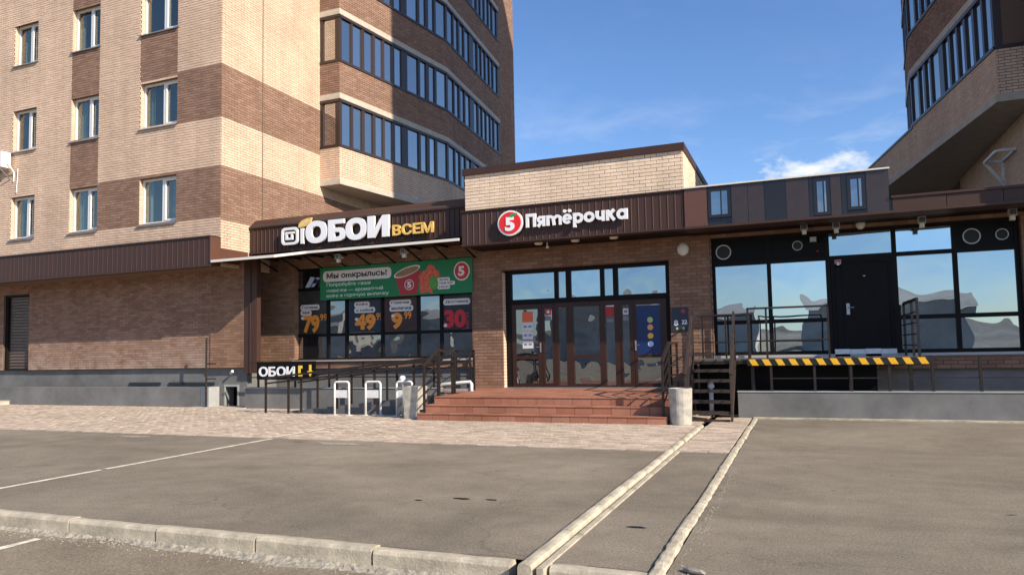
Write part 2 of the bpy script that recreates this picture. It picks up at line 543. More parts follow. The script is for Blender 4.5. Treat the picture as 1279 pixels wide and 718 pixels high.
class MB:
    def __init__(self):
        self.v = []
        self.f = []
        self.m = []

    def quad(self, a, b, c, d, mi=0):
        n = len(self.v)
        self.v += [a, b, c, d]
        self.f.append((n, n + 1, n + 2, n + 3))
        self.m.append(mi)

    def box(self, x0, y0, z0, x1, y1, z1, mi=0):
        n = len(self.v)
        self.v += [(x0, y0, z0), (x1, y0, z0), (x1, y1, z0), (x0, y1, z0), (x0, y0, z1), (x1, y0, z1), (x1, y1, z1), (x0, y1, z1)]
        for q in ((0, 3, 2, 1), (4, 5, 6, 7), (0, 1, 5, 4), (1, 2, 6, 5), (2, 3, 7, 6), (3, 0, 4, 7)):
            self.f.append(tuple(n + i for i in q))
            self.m.append(mi)
        return self

    def bar(self, p, q, w, h=None, mi=0):
        """square bar from p to q"""
        h = h or w
        p, q = Vector(p), Vector(q)
        d = (q - p).normalized()
        up = Vector((0, 0, 1)) if abs(d.z) < 0.95 else Vector((0, 1, 0))
        s = d.cross(up).normalized() * (w / 2)
        u = s.cross(d).normalized() * (h / 2)
        n = len(self.v)
        for e in (p, q):
            self.v += [tuple(e - s - u), tuple(e + s - u), tuple(e + s + u), tuple(e - s + u)]
        for f in ((0, 1, 2, 3), (7, 6, 5, 4), (0, 4, 5, 1), (1, 5, 6, 2), (2, 6, 7, 3), (3, 7, 4, 0)):
            self.f.append(tuple(n + i for i in f))
            self.m.append(mi)
        return self

    def tube(self, pts, r, seg=8, mi=0):
        pts = [Vector(p) for p in pts]
        n = len(self.v)
        k = len(pts)
        side = None
        for i, p in enumerate(pts):
            d = ((pts[min(i + 1, k - 1)] - pts[max(i - 1, 0)])).normalized()
            if side is None:
                up = Vector((0, 0, 1)) if abs(d.z) < 0.9 else Vector((0, 1, 0))
                side = d.cross(up).normalized()
            side = (side - d * side.dot(d)).normalized()
            u = d.cross(side)
            rr = r[i] if isinstance(r, (list, tuple)) else r
            for j in range(seg):
                a = 2 * math.pi * j / seg
                self.v.append(tuple(p + side * math.cos(a) * rr + u * math.sin(a) * rr))
        for i in range(k - 1):
            for j in range(seg):
                j2 = (j + 1) % seg
                self.f.append((n + i * seg + j, n + i * seg + j2, n + (i + 1) * seg + j2, n + (i + 1) * seg + j))
                self.m.append(mi)
        self.f.append(tuple(n + j for j in range(seg - 1, -1, -1)))
        self.m.append(mi)
        self.f.append(tuple(n + (k - 1) * seg + j for j in range(seg)))
        self.m.append(mi)
        return self

    def lathe(self, cx, cy, prof, seg=28, mi=0, jit=0.0):
        n = len(self.v)
        for (r, z) in prof:
            for j in range(seg):
                a = 2 * math.pi * j / seg
                rr = r + random.uniform(-jit, jit)
                self.v.append((cx + rr * math.cos(a), cy + rr * math.sin(a), z))
        for i in range(len(prof) - 1):
            for j in range(seg):
                j2 = (j + 1) % seg
                self.f.append((n + i * seg + j, n + i * seg + j2, n + (i + 1) * seg + j2, n + (i + 1) * seg + j))
                self.m.append(mi)
        return self

    def prism(self, poly, y0, y1, mi=0):
        """polygon in x,z (anticlockwise seen from the camera side) from front y0 to back y1"""
        n = len(self.v)
        k = len(poly)
        self.v += [(x, y0, z) for x, z in poly] + [(x, y1, z) for x, z in poly]
        self.f.append(tuple(range(n, n + k)))
        self.m.append(mi)
        self.f.append(tuple(range(n + 2 * k - 1, n + k - 1, -1)))
        self.m.append(mi)
        for i in range(k):
            j = (i + 1) % k
            self.f.append((n + j, n + i, n + k + i, n + k + j))
            self.m.append(mi)
        return self

    def build(self, name, mats, parent=None, smooth=False):
        vs = self.v
        fs = self.f
        if MIRROR[0]:
            vs = [(AX - x, y, z) for x, y, z in vs]
            fs = [tuple(reversed(f)) for f in fs]
        xs = [v[0] for v in vs]
        ys = [v[1] for v in vs]
        zs = [v[2] for v in vs]
        o3 = ((min(xs) + max(xs)) / 2, (min(ys) + max(ys)) / 2, min(zs))
        me = bpy.data.meshes.new(name)
        me.from_pydata([(v[0] - o3[0], v[1] - o3[1], v[2] - o3[2]) for v in vs], [], fs)
        if not isinstance(mats, (list, tuple)):
            mats = [mats]
        for m in mats:
            me.materials.append(M[m])
        if len(mats) > 1:
            me.polygons.foreach_set('material_index', self.m)
        if smooth:
            me.polygons.foreach_set('use_smooth', [True] * len(fs))
        me.update()
        return place(name, me, o3, parent)


def wpos(o):
    p = Vector(o.location)
    while o.parent:
        o = o.parent
        p += o.location
    return p


def place(name, me, loc, parent=None, rz=0.0):
    o = bpy.data.objects.new(name, me)
    C.objects.link(o)
    loc = Vector(loc)
    if parent:
        o.parent = parent
        loc = loc - wpos(parent)
    o.location = loc
    o.rotation_euler = (0, 0, rz)
    return o


def thing(name, label, cat, loc, group=None):
    if MIRROR[0]:
        loc = (AX - loc[0], loc[1], loc[2])
    o = bpy.data.objects.new(name, None)
    o.empty_display_size = 0.2
    C.objects.link(o)
    o.location = loc
    return tag(o, label, cat, group)


def tag(o, label, cat, group=None):
    o['label'] = label
    o['category'] = cat
    if group:
        o['group'] = group
    return o


def kind(o, k):
    o['kind'] = k
    return o


def copy_thing(root, dx, dy, dz, label):
    def cp(o, par):
        c = o.copy()
        C.objects.link(c)
        c.parent = par
        for ch in list(o.children):
            cp(ch, c)
        return c
    r = cp(root, None)
    r.location = Vector(root.location) + Vector((dx, dy, dz))
    r['label'] = label
    return r


# ------------------------------------------------------------------ brickwork
BUDGET = {}
_bmesh = {}


def one_brick(Lx, hx, d, mat):
    key = (round(Lx, 3), round(hx, 3), round(d, 3), mat)
    if key not in _bmesh:
        me = bpy.data.meshes.new('brick')
        a, c = Lx / 2, hx / 2
        e = 0.004
        v = [(-a, 0, -c), (a, 0, -c), (a, 0, c), (-a, 0, c), (-a, -d + e, -c), (a, -d + e, -c), (a, -d + e, c), (-a, -d + e, c),
             (-a + e, -d, -c + e), (a - e, -d, -c + e), (a - e, -d, c - e), (-a + e, -d, c - e)]
        f = [(0, 1, 5, 4), (1, 2, 6, 5), (2, 3, 7, 6), (3, 0, 4, 7), (4, 5, 9, 8), (5, 6, 10, 9), (6, 7, 11, 10), (7, 4, 8, 11), (8, 9, 10, 11)]
        me.from_pydata(v, [], f)
        me.materials.append(M[mat])
        _bmesh[key] = me
    return _bmesh[key]


def bricks(thing_, parent, O, U, Nn, Wd, z0, z1, Lb, hb, colour, mats, holes=(), single=None, joint=0.010, d=0.012, off=0.0, name='brick', cuts=()):
    """running-bond bricks on the plane O + u*U, facing Nn, from z0 to z1; holes are (u0,z0,u1,z1).
    Bricks inside one of the rectangles of `single` become objects of their own while the budget of the building lasts."""
    O, U, Nn = Vector(O), Vector(U), Vector(Nn)
    mb = MB()
    rz = math.atan2(U.y, U.x)
    rows = int(round((z1 - z0) / hb))
    hb = (z1 - z0) / rows
    flip = U.cross(Vector((0, 0, 1))).dot(Nn) < 0
    for r in range(rows):
        za, zb = z0 + r * hb + joint / 2, z0 + (r + 1) * hb - joint / 2
        u = -((off + (0.5 if r % 2 else 0.0)) % 1.0) * Lb
        while u < Wd:
            spans = [(max(u, 0) + joint / 2 * (u >= 0), min(u + Lb, Wd) - joint / 2)]
            u += Lb
            zc = (za + zb) / 2
            for (h0, hz0, h1, hz1) in holes:
                if hz0 - 0.005 < zc < hz1 + 0.005:
                    nx = []
                    for a, b_ in spans:
                        if b_ <= h0 or a >= h1:
                            nx.append((a, b_))
                        else:
                            if a < h0:
                                nx.append((a, h0))
                            if b_ > h1:
                                nx.append((h1, b_))
                    spans = nx
            for c_ in cuts:
                nx = []
                for a, b_ in spans:
                    if a + .01 < c_ < b_ - .01 and colour(c_ - .01, zc) != colour(c_ + .01, zc):
                        nx += [(a, c_ - joint / 4), (c_ + joint / 4, b_)]
                    else:
                        nx.append((a, b_))
                spans = nx
            for a, b_ in spans:
                if b_ - a < 0.025:
                    continue
                uc = (a + b_) / 2
                mi = colour(uc, zc)
                if mi is None:
                    continue
                dd = d + random.uniform(-0.003, 0.003)
                if single and BUDGET.get(thing_.name, 0) < 300 and any(s[0] < uc < s[2] and s[1] < zc < s[3] for s in single) and b_ - a > 0.06:
                    BUDGET[thing_.name] = BUDGET.get(thing_.name, 0) + 1
                    p = O + U * uc + Vector((0, 0, zc))
                    rr = rz
                    if flip:
                        rr = rz + math.pi
                    if MIRROR[0]:
                        p.x = AX - p.x
                        rr = -rr
                    Lq = round((b_ - a) / 0.01) * 0.01 if abs((b_ - a) - (Lb - joint)) > 1e-3 else Lb - joint
                    place(name, one_brick(min(Lq, b_ - a), zb - za, round(dd, 3), mats[mi]), p, parent, rr)
                    continue
                n = len(mb.v)
                dz = Nn * dd
                A, B = O + U * a, O + U * b_
                for q in (A, B):
                    for zz in (za, zb):
                        mb.v.append((q.x, q.y, zz))
                        mb.v.append((q.x + dz.x, q.y + dz.y, zz))
                # 0 A,za,back 1 A,za,front 2 A,zb,back 3 A,zb,front 4.. B
                fs = [(1, 5, 7, 3), (0, 1, 3, 2), (5, 4, 6, 7), (0, 4, 5, 1), (3, 7, 6, 2)]
                for f in fs:
                    mb.f.append(tuple(n + i for i in (reversed(f) if flip else f)))
                    mb.m.append(mi)
    if mb.v:
        o = mb.build('brickwork', mats, parent)
        kind(o, 'stuff')


def sheet(mb, O, U, Nn, Wd, z0, z1, holes=(), depth=0.25, mi=0):
    """wall face with openings and their reveals"""
    O, U, Nn = Vector(O), Vector(U), Vector(Nn)
    us = sorted({0.0, Wd, *[h[0] for h in holes], *[h[2] for h in holes]})
    zs = sorted({z0, z1, *[h[1] for h in holes], *[h[3] for h in holes]})
    us = [u for u in us if 0 <= u <= Wd]
    zs = [z for z in zs if z0 <= z <= z1]
    P = lambda u, z, k=0.0: tuple(O + U * u - Nn * k + Vector((0, 0, z)))
    for i in range(len(us) - 1):
        for j in range(len(zs) - 1):
            uc, zc = (us[i] + us[i + 1]) / 2, (zs[j] + zs[j + 1]) / 2
            if any(h[0] < uc < h[2] and h[1] < zc < h[3] for h in holes):
                continue
            mb.quad(P(us[i], zs[j]), P(us[i + 1], zs[j]), P(us[i + 1], zs[j + 1]), P(us[i], zs[j + 1]), mi)
    for (a, c, b_, e) in holes:
        mb.quad(P(a, c), P(a, c, depth), P(a, e, depth), P(a, e), mi)
        mb.quad(P(b_, c, depth), P(b_, c), P(b_, e), P(b_, e, depth), mi)
        mb.quad(P(a, e), P(a, e, depth), P(b_, e, depth), P(b_, e), mi)
        mb.quad(P(a, c, depth), P(a, c), P(b_, c), P(b_, c, depth), mi)


def dist_text_mesh(body, bold, res=3):
    c = bpy.data.curves.new('letter', 'FONT')
    c.body = body
    c.offset = bold
    c.resolution_u = res
    c.extrude = 0.5
    o = bpy.data.objects.new('letter', c)
    C.objects.link(o)
    dg = bpy.context.evaluated_depsgraph_get()
    dg.update()
    me = bpy.data.meshes.new_from_object(o.evaluated_get(dg))
    bpy.data.objects.remove(o)
    bpy.data.curves.remove(c)
    return me


def text(body, x0, x1, z0, z1, yf, thick, mat, parent, name='lettering', bold=0.02):
    """lettering that fills x0..x1 and z0..z1, front at yf"""
    me = dist_text_mesh(body, bold)
    xs = [v.co.x for v in me.vertices]
    ys = [v.co.y for v in me.vertices]
    sx, sz = (x1 - x0) / (max(xs) - min(xs)), (z1 - z0) / (max(ys) - min(ys))
    mx, mz = min(xs), min(ys)
    for v in me.vertices:
        x, y, z = v.co
        v.co = ((x - mx) * sx - (x1 - x0) / 2, (0.5 - z) * thick, (y - mz) * sz)
    me.materials.clear()
    me.materials.append(M[mat])
    me.name = name
    return place(name, me, ((x0 + x1) / 2, yf, z0), parent)


def letters(body, x0, x1, zbase, cap, yf, thick, mat, parent, gap=0.07, bold=0.03, name='letter', capref='П'):
    """one object per letter, set to the width x0..x1"""
    ref = dist_text_mesh(capref, bold)
    ch = max(v.co.y for v in ref.vertices) - min(v.co.y for v in ref.vertices)
    items = []
    tot = 0
    for c in body:
        if c == ' ':
            tot += 0.22
            items.append(None)
            continue
        me = dist_text_mesh(c, bold)
        xs = [v.co.x for v in me.vertices]
        items.append((me, min(xs), max(xs), tot))
        tot += max(xs) - min(xs) + gap
    tot -= gap
    sx = (x1 - x0) / tot
    sz = cap / ch
    for it in items:
        if not it:
            continue
        me, a, b_, t0 = it
        for v in me.vertices:
            x, y, z = v.co
            v.co = ((x - a) * sx, (0.5 - z) * thick, (y + bold) * sz)
        me.materials.clear()
        me.materials.append(M[mat])
        place(name, me, (x0 + t0 * sx, yf, zbase), parent)


def rrect(x0, z0, x1, z1, r, n=6):
    pts = []
    for cx, cz, a0 in ((x1 - r, z0 + r, -90), (x1 - r, z1 - r, 0), (x0 + r, z1 - r, 90), (x0 + r, z0 + r, 180)):
        for k in range(n + 1):
            a = R(a0 + 90 * k / n)
            pts.append((cx + r * math.cos(a), cz + r * math.sin(a)))
    return pts


def ellipse(cx, cz, rx, rz, n=28):
    return [(cx + rx * math.cos(2 * math.pi * k / n), cz + rz * math.sin(2 * math.pi * k / n)) for k in range(n)]


def ring(mb, cx, cz, ro, ri, y0, y1, n=32, mi=0, sx=1.0):
    for k in range(n):
        a, b_ = 2 * math.pi * k / n, 2 * math.pi * (k + 1) / n
        p = lambda r, t, y: (cx + r * math.cos(t) * sx, y, cz + r * math.sin(t))
        mb.quad(p(ri, a, y0), p(ro, a, y0), p(ro, b_, y0), p(ri, b_, y0), mi)
        mb.quad(p(ro, a, y0), p(ro, a, y1), p(ro, b_, y1), p(ro, b_, y0), mi)
        mb.quad(p(ri, a, y1), p(ri, a, y0), p(ri, b_, y0), p(ri, b_, y1), mi)


# ------------------------------------------------------------------ ground
def flat(name, x0, y0, x1, y1, z, mat, nx=1, ny=1):
    mb = MB()
    for i in range(nx):
        for j in range(ny):
            xa, xb = x0 + (x1 - x0) * i / nx, x0 + (x1 - x0) * (i + 1) / nx
            ya, yb = y0 + (y1 - y0) * j / ny, y0 + (y1 - y0) * (j + 1) / ny
            mb.quad((xa, ya, z), (xb, ya, z), (xb, yb, z), (xa, yb, z))
    return kind(mb.build(name, mat), 'structure')


flat('ground', -900, -900, 900, 900, -0.30, 'soil')
flat('road', -300, -60, -0.86, 4.86, -0.14, 'road_asphalt')
flat('parking_lot', -90, 4.93, -1.90, 10.62, 0.0, 'asphalt')
flat('asphalt_strip', -1.70, 4.93, -1.02, 10.64, 0.0, 'asphalt')
flat('driveway', -0.90, -60, 120, 16.0, 0.0, 'asphalt')
pav = flat('pavement', -90, 10.62, -1.86, 17.6, -0.002, 'paver_joint')
pav2 = flat('footpath', -1.74, 10.64, -1.02, 18.4, -0.002, 'paver_joint')
flat('building_yard', -1.02, 16.0, 120, 18.6, -0.004, 'soil')

# distant rise behind the viewer, seen in the shop glass
mb = MB()
hx = [-420 + 12 * i for i in range(71)]
hh = []
for i, x in enumerate(hx):
    k = 6.2 if x < -18 else 4.0
    hh.append(k + 1.2 * math.sin(i * 0.37) + 0.8 * math.sin(i * 1.13 + 1) + random.uniform(0, 0.8))
for i in range(70):
    mb.quad((hx[i], -88, -0.3), (hx[i + 1], -88, -0.3), (hx[i + 1], -104, hh[i + 1]), (hx[i], -104, hh[i]))
    mb.quad((hx[i], -104, hh[i]), (hx[i + 1], -104, hh[i + 1]), (hx[i + 1], -240, hh[i + 1] + 1.0), (hx[i], -240, hh[i] + 1.0))
kind(mb.build('hills', 'grove'), 'structure')
mb = MB()
rt_ = random.Random(11)
x = -260.0
while x < 220:
    w = rt_.uniform(8, 22)
    h = rt_.uniform(6.5, 9.5) if x < -18 else rt_.uniform(4.5, 7.5)
    if rt_.random() < 0.62:
        y = -rt_.uniform(80, 88)
        mb.box(x, y - 9, -0.2, x + w, y, h)
        mb.quad((x - .4, y + .4, h), (x + w + .4, y + .4, h), (x + w + .4, y - 4.5, h + 1.8), (x - .4, y - 4.5, h + 1.8))
    x += w + rt_.uniform(3, 16)
kind(mb.build('far_town', 'town_wall'), 'stuff')


def pavers(parent, x0, x1, y0, y1, nsingle):
    Lp, wp = 0.22, 0.11
    mb = MB()
    me = None
    rows = int((y1 - y0) / wp)
    count = 0
    for r in range(rows):
        x = x0 - (0.5 * Lp if r % 2 else 0)
        ya = y0 + r * wp + 0.006
        yb = ya + wp - 0.012
        while x < x1 - 0.02:
            xa, xb = max(x, x0) + 0.004, min(x + Lp, x1) - 0.004
            x += Lp
            if xb - xa < 0.03:
                continue
            zt = 0.014 + random.uniform(-0.004, 0.004)
            if count < nsingle and xa > x1 - 5.6 and xb - xa > Lp - 0.02:
                count += 1
                if me is None:
                    t = MB()
                    t.box(-0.106, -0.051, 0, 0.106, 0.051, 0.018)
                    me = bpy.data.meshes.new('paver')
                    me.from_pydata(t.v, [], t.f)
                    me.materials.append(M['paver'])
                place('paver', me, ((xa + xb) / 2, (ya + yb) / 2, zt - 0.018), parent)
                continue
            n = len(mb.v)
            mb.v += [(xa, ya, -0.002), (xb, ya, -0.002), (xb, yb, -0.002), (xa, yb, -0.002), (xa, ya, zt), (xb, ya, zt), (xb, yb, zt), (xa, yb, zt)]
            for q in ((4, 5, 6, 7), (0, 1, 5, 4), (1, 2, 6, 5), (3, 0, 4, 7)):
                mb.f.append(tuple(n + i for i in q))
                mb.m.append(0)
    kind(mb.build('paver_field', 'paver', parent), 'stuff')


pavers(pav, -30.0, -1.90, 10.64, 17.0, 300)
pavers(pav2, -1.74, -1.03, 10.66, 16.0, 200)


# kerbs: cast stones laid end to end, each one a little out of line
def kerb_stone(parent, p, q, w, zt, zb, seed, rough=0.0015):
    rnd = random.Random(seed)
    p, q = Vector(p), Vector(q)
    d = (q - p).normalized()
    s = Vector((-d.y, d.x, 0))
    mb = MB()
    n = 9
    prof = [(-0.5, zb), (-0.5, zt - 0.035), (-0.38, zt - 0.008), (-0.1, zt), (0.25, zt), (0.42, zt - 0.006), (0.5, zt - 0.03), (0.5, zb)]
    for i in range(n + 1):
        c = p.lerp(q, i / n)
        for (a, z) in prof:
            jj = rnd.uniform(-rough, rough) * (1 if a < 0 else .4) if 0 < i < n else 0
            zz = z + (rnd.uniform(-0.002, 0.0015) if z > zb + 0.01 else 0)
            v = c + s * (a * w + jj)
            mb.v.append((v.x, v.y, zz))
    k = len(prof)
    for i in range(n):
        for j in range(k - 1):
            mb.f.append((i * k + j, (i + 1) * k + j, (i + 1) * k + j + 1, i * k + j + 1))
            mb.m.append(0)
    mb.f.append(tuple(range(k)))
    mb.m.append(0)
    mb.f.append(tuple(n * k + j for j in range(k - 1, -1, -1)))
    mb.m.append(0)
    return mb.build('kerb_stone', 'kerb_concrete', parent)


kr = bpy.data.objects.new('kerb', None)
C.objects.link(kr)
kr.location = (-8, 4.87, -0.14)
kind(kr, 'structure')
kx = [-15.9, -14.9, -13.85, -12.8, -11.75, -10.7, -9.6, -8.55, -7.52, -6.45, -5.35, -4.25, -3.12, -1.98]
for i in range(len(kx) - 1):
    y = 4.875
    kerb_stone(kr, (kx[i + 1] - 0.011, y + random.uniform(-.008, .008), 0), (kx[i] + 0.011, y + random.uniform(-.008, .008), 0), 0.15, 0.012 + random.uniform(-.006, .006), -0.2, i)
kerb_stone(kr, (-0.95, 4.85, 0), (-1.68, 4.86, 0), 0.15, 0.012, -0.2, 40)

k1 = bpy.data.objects.new('side_kerb', None)
C.objects.link(k1)
k1.location = (-1.8, 9, 0)
kind(k1, 'structure')
ys = [4.72, 5.72, 6.74, 7.75, 8.77, 9.76, 10.78, 11.8, 12.8, 13.8, 14.2]
for i in range(len(ys) - 1):
    kerb_stone(k1, (-1.845 + random.uniform(-.006, .006), ys[i] + .008, 0), (-1.845 + random.uniform(-.006, .006), ys[i + 1] - .008, 0), 0.105, 0.034 + random.uniform(-.004, .004), -0.12, 60 + i)
    mb = MB()
    mb.box(-1.755, ys[i] + .01, -0.1, -1.705, ys[i + 1] - .01, 0.012 + random.uniform(-.004, .004))
    mb.build('edging_strip', 'kerb_concrete', k1)
k3 = bpy.data.objects.new('driveway_kerb', None)
C.objects.link(k3)
k3.location = (-0.95, 9, 0)
kind(k3, 'structure')
ys = [3.2, 4.2, 5.22, 6.25, 7.24, 8.25, 9.27, 10.3, 11.3, 12.3, 13.3, 14.3, 15.3, 16.0]
for i in range(len(ys) - 1):
    kerb_stone(k3, (-0.96 + random.uniform(-.008, .008), ys[i] + .006, 0), (-0.96 + random.uniform(-.008, .008), ys[i + 1] - .006, 0), 0.105, 0.022 + random.uniform(-.006, .005), -0.2, 90 + i, .013)


# crumbled mortar and grit along the kerbs
def grit(name, pts, size, mat='rubble'):
    mb = MB()
    for (x, y, z) in pts:
        r = size * random.uniform(0.35, 1.0)
        n = len(mb.v)
        a0 = random.uniform(0, 6.28)
        hgt = r * random.uniform(0.35, 0.8)
        for k in range(5):
            a = a0 + k * 1.2566
            rr = r * random.uniform(0.7, 1.2)
            mb.v.append((x + rr * math.cos(a), y + rr * math.sin(a), z - 0.004))
        mb.v.append((x + random.uniform(-.3, .3) * r, y + random.uniform(-.3, .3) * r, z + hgt))
        for k in range(5):
            mb.f.append((n + k, n + (k + 1) % 5, n + 5))
            mb.m.append(0)
    return kind(mb.build(name, mat), 'stuff')


mb = MB()                                        # broken mortar fillet at the foot of the kerb
rf_ = random.Random(21)
nx, ny = 420, 5
grid_ = []
for i in range(nx + 1):
    x = -16 + 14.15 * i / nx
    w = 0.10 + 0.05 * math.sin(x * 1.3) + 0.03 * math.sin(x * 4.7 + 1) + rf_.uniform(-0.018, 0.018)
    col_ = []
    for j in range(ny + 1):
        t_ = j / ny
        hz = 0.030 * (1 - t_) ** 1.4 + (rf_.uniform(-0.007, 0.006) if 0 < j < ny else 0)
        col_.append((x + rf_.uniform(-.008, .008), 4.806 - w * t_, -0.139 + max(0.0, hz)))
    grid_.append(col_)
for i in range(nx):
    for j in range(ny):
        mb.quad(grid_[i][j], grid_[i][j + 1], grid_[i + 1][j + 1], grid_[i + 1][j])
kind(mb.build('mortar_fillet', 'rubble'), 'stuff')
pts = [(random.uniform(-15, -1.9), 4.78 - abs(random.gauss(0, 0.10)), -0.14) for _ in range(1500)]
grit('kerb_grit', pts, 0.014)
pts = [(-0.86 + abs(random.gauss(0, 0.05)), random.uniform(4.2, 9.5), 0.0) for _ in range(420)]
pts += [(random.uniform(-1.2, 5), 15.95 - abs(random.gauss(0, 0.05)), 0.0) for _ in range(350)]
pts += [(random.uniform(-1.4, 0.3), 15.85 - abs(random.gauss(0, 0.12)), 0.0) for _ in range(120)]
grit('driveway_grit', pts, 0.012)
pts = [(random.uniform(-11, -2), random.uniform(5.0, 10.5), 0.0) for _ in range(420)] + [(random.uniform(-.8, 7), random.uniform(4.2, 15.5), 0.0) for _ in range(520)]
grit('lot_grit', pts, 0.009)

# worn markings
def line(name, x0, y0, x1, y1, w, z):
    mb = MB()
    p, q = Vector((x0, y0, z)), Vector((x1, y1, z))
    d = (q - p).normalized()
    s = Vector((-d.y, d.x, 0))
    n = max(8, int((q - p).length / 0.08))
    for i in range(n):
        if random.random() < 0.04:
            continue
        a, b_ = p.lerp(q, i / n), p.lerp(q, (i + 1) / n)
        w0 = w / 2 * random.uniform(0.82, 1.05)
        mb.quad(tuple(a - s * w0), tuple(b_ - s * w0), tuple(b_ + s * w0), tuple(a + s * w0))
    return kind(mb.build(name, 'worn_line'), 'structure')


line('parking_line', -8.84, 5.0, -9.0, 10.6, 0.10, 0.004)
line('parking_line', -9.0, 10.66, -8.96, 14.8, 0.11, 0.0215)
line('road_marking', -6.60, 0.5, -6.60, 4.62, 0.10, -0.136)
line('road_marking', -11.6, 0.5, -11.6, 4.62, 0.10, -0.136)

# low light kerb along the foot of the retaining wall
mb = MB()
mb.box(-1.0, 15.86, -0.05, 60, 15.995, 0.03)
kind(mb.build('wall_kerb', 'kerb_concrete'), 'structure')

def patch(x, y, rx, ry, mat, seed):
    rp_ = random.Random(seed)
    mb = MB()
    n = 18
    ring_ = [(x + rx * rp_.uniform(.6, 1.15) * math.cos(6.283 * k / n), y + ry * rp_.uniform(.6, 1.15) * math.sin(6.283 * k / n), 0.005) for k in range(n)]
    mb.v = [(x, y, 0.009)] + ring_
    mb.f = [(0, 1 + k, 1 + (k + 1) % n) for k in range(n)]
    mb.m = [0] * n
    return kind(mb.build('asphalt_patch', mat), 'structure')


patch(-12.0, 10.25, .42, .16, 'rubble', 1)
patch(-7.3, 10.25, .55, .15, 'rubble', 2)
patch(-3.3, 6.75, .11, .035, 'hazard_black', 3)
patch(-2.98, 6.78, .07, .03, 'hazard_black', 4)
patch(-3.7, 6.55, .05, .02, 'hazard_black', 5)
patch(-1.35, 6.1, .09, .03, 'hazard_black', 6)

# ------------------------------------------------------------------ apartment towers
FLOOR = 3.07


def casement(b, x0, x1, z0, z1, y, curtain_kind):
    """white two-leaf window set in its opening, front of frame at y"""
    w = thing_part('window', b, ((x0 + x1) / 2, y, z0))
    t = 0.065
    xm = x0 + (x1 - x0) * 0.57
    mb = MB()
    mb.box(x0, y, z0, x0 + t, y + 0.07, z1)
    mb.box(x1 - t, y, z0, x1, y + 0.07, z1)
    mb.box(x0 + t, y + .002, z0, x1 - t, y + 0.068, z0 + t)
    mb.box(x0 + t, y + .002, z1 - t, x1 - t, y + 0.068, z1)
    mb.box(xm - t * .7, y + .001, z0 + t, xm + t * .7, y + 0.069, z1 - t)
    # opening sash on the narrow leaf
    s = 0.05
    a, c = xm + t * .7, x1 - t
    mb.box(a, y - .012, z0 + t, a + s, y + .04, z1 - t)
    mb.box(c - s, y - .012, z0 + t, c, y + .04, z1 - t)
    mb.box(a + s, y - .011, z0 + t, c - s, y + .04, z0 + t + s)
    mb.box(a + s, y - .011, z1 - t - s, c - s, y + .04, z1 - t)
    mb.build('frame', 'window_white', w)
    for (p, q, k) in ((x0 + t, xm - t * .7, 0), (a + s, c - s, s)):
        g = MB()
        g.box(p - .002, y + .045, z0 + t + k - .002, q + .002, y + .055, z1 - t - k + .002)
        g.build('pane', 'window_glass', w)
    sl_ = MB()
    sl_.quad((x0 - .05, y - .20, z0 - .045), (x1 + .05, y - .20, z0 - .045), (x1 + .05, y + .01, z0 - .003), (x0 - .05, y + .01, z0 - .003))
    sl_.quad((x0 - .05, y - .20, z0 - .075), (x1 + .05, y - .20, z0 - .075), (x1 + .05, y - .20, z0 - .045), (x0 - .05, y - .20, z0 - .045))
    sl_.build('sill', 'sill_metal', w)
    # curtains a hand behind the glass
    rnd = random.Random(int(x0 * 31 + z0 * 17))
    for (p, q) in curtain_kind:
        mbc = MB()
        nn = 22
        pa, pb = x0 + (x1 - x0) * p, x0 + (x1 - x0) * q
        for i in range(nn):
            ua, ub = pa + (pb - pa) * i / nn, pa + (pb - pa) * (i + 1) / nn
            f = lambda u: y + .16 + 0.025 * math.sin(u * 42 + rnd.random() * .5)
            ya, yb = f(ua), f(ub)
            mbc.quad((ua, ya, z0 + .03), (ub, yb, z0 + .03), (ub, yb, z1), (ua, ya, z1))
        mbc.build('curtain', rnd.choice(['curtain', 'curtain_green']), w, True)
    return w


def thing_part(name, parent, loc):
    if MIRROR[0]:
        loc = (AX - loc[0], loc[1], loc[2])
    o = bpy.data.objects.new(name, None)
    o.empty_display_size = 0.1
    C.objects.link(o)
    o.parent = parent
    o.location = Vector(loc) - wpos(parent)
    return o


def balcony_path():
    a = R(9.0)
    p0 = Vector((-14.81, 20.9, 0))
    d1 = Vector((math.sin(a), math.cos(a), 0))
    p1 = p0 + d1 * 6.48
    b_ = R(-5)
    d2_ = Vector((math.sin(b_), math.cos(b_), 0))
    p2 = p1 + d2_ * (3.2 if MIRROR[0] else 7.5)
    return p0, d1, p1, d2_, p2


# mullion gaps measured along the two faces (pane from, pane to)
FACE1 = [(0.12, 0.58), (0.69, 1.14), (1.29, 1.73), (1.88, 2.29), (2.41, 2.85), (3.0, 3.43), (3.79, 4.48), (4.62, 5.02), (5.21, 5.60), (5.74, 6.42)]
FACE2 = [(0.12, 0.81), (0.93, 1.45), (1.63, 2.16), (2.29, 2.9), (3.44, 3.99), (4.19, 4.60), (4.71, 5.22), (5.34, 5.87), (5.99, 6.45), (6.58, 7.2)]


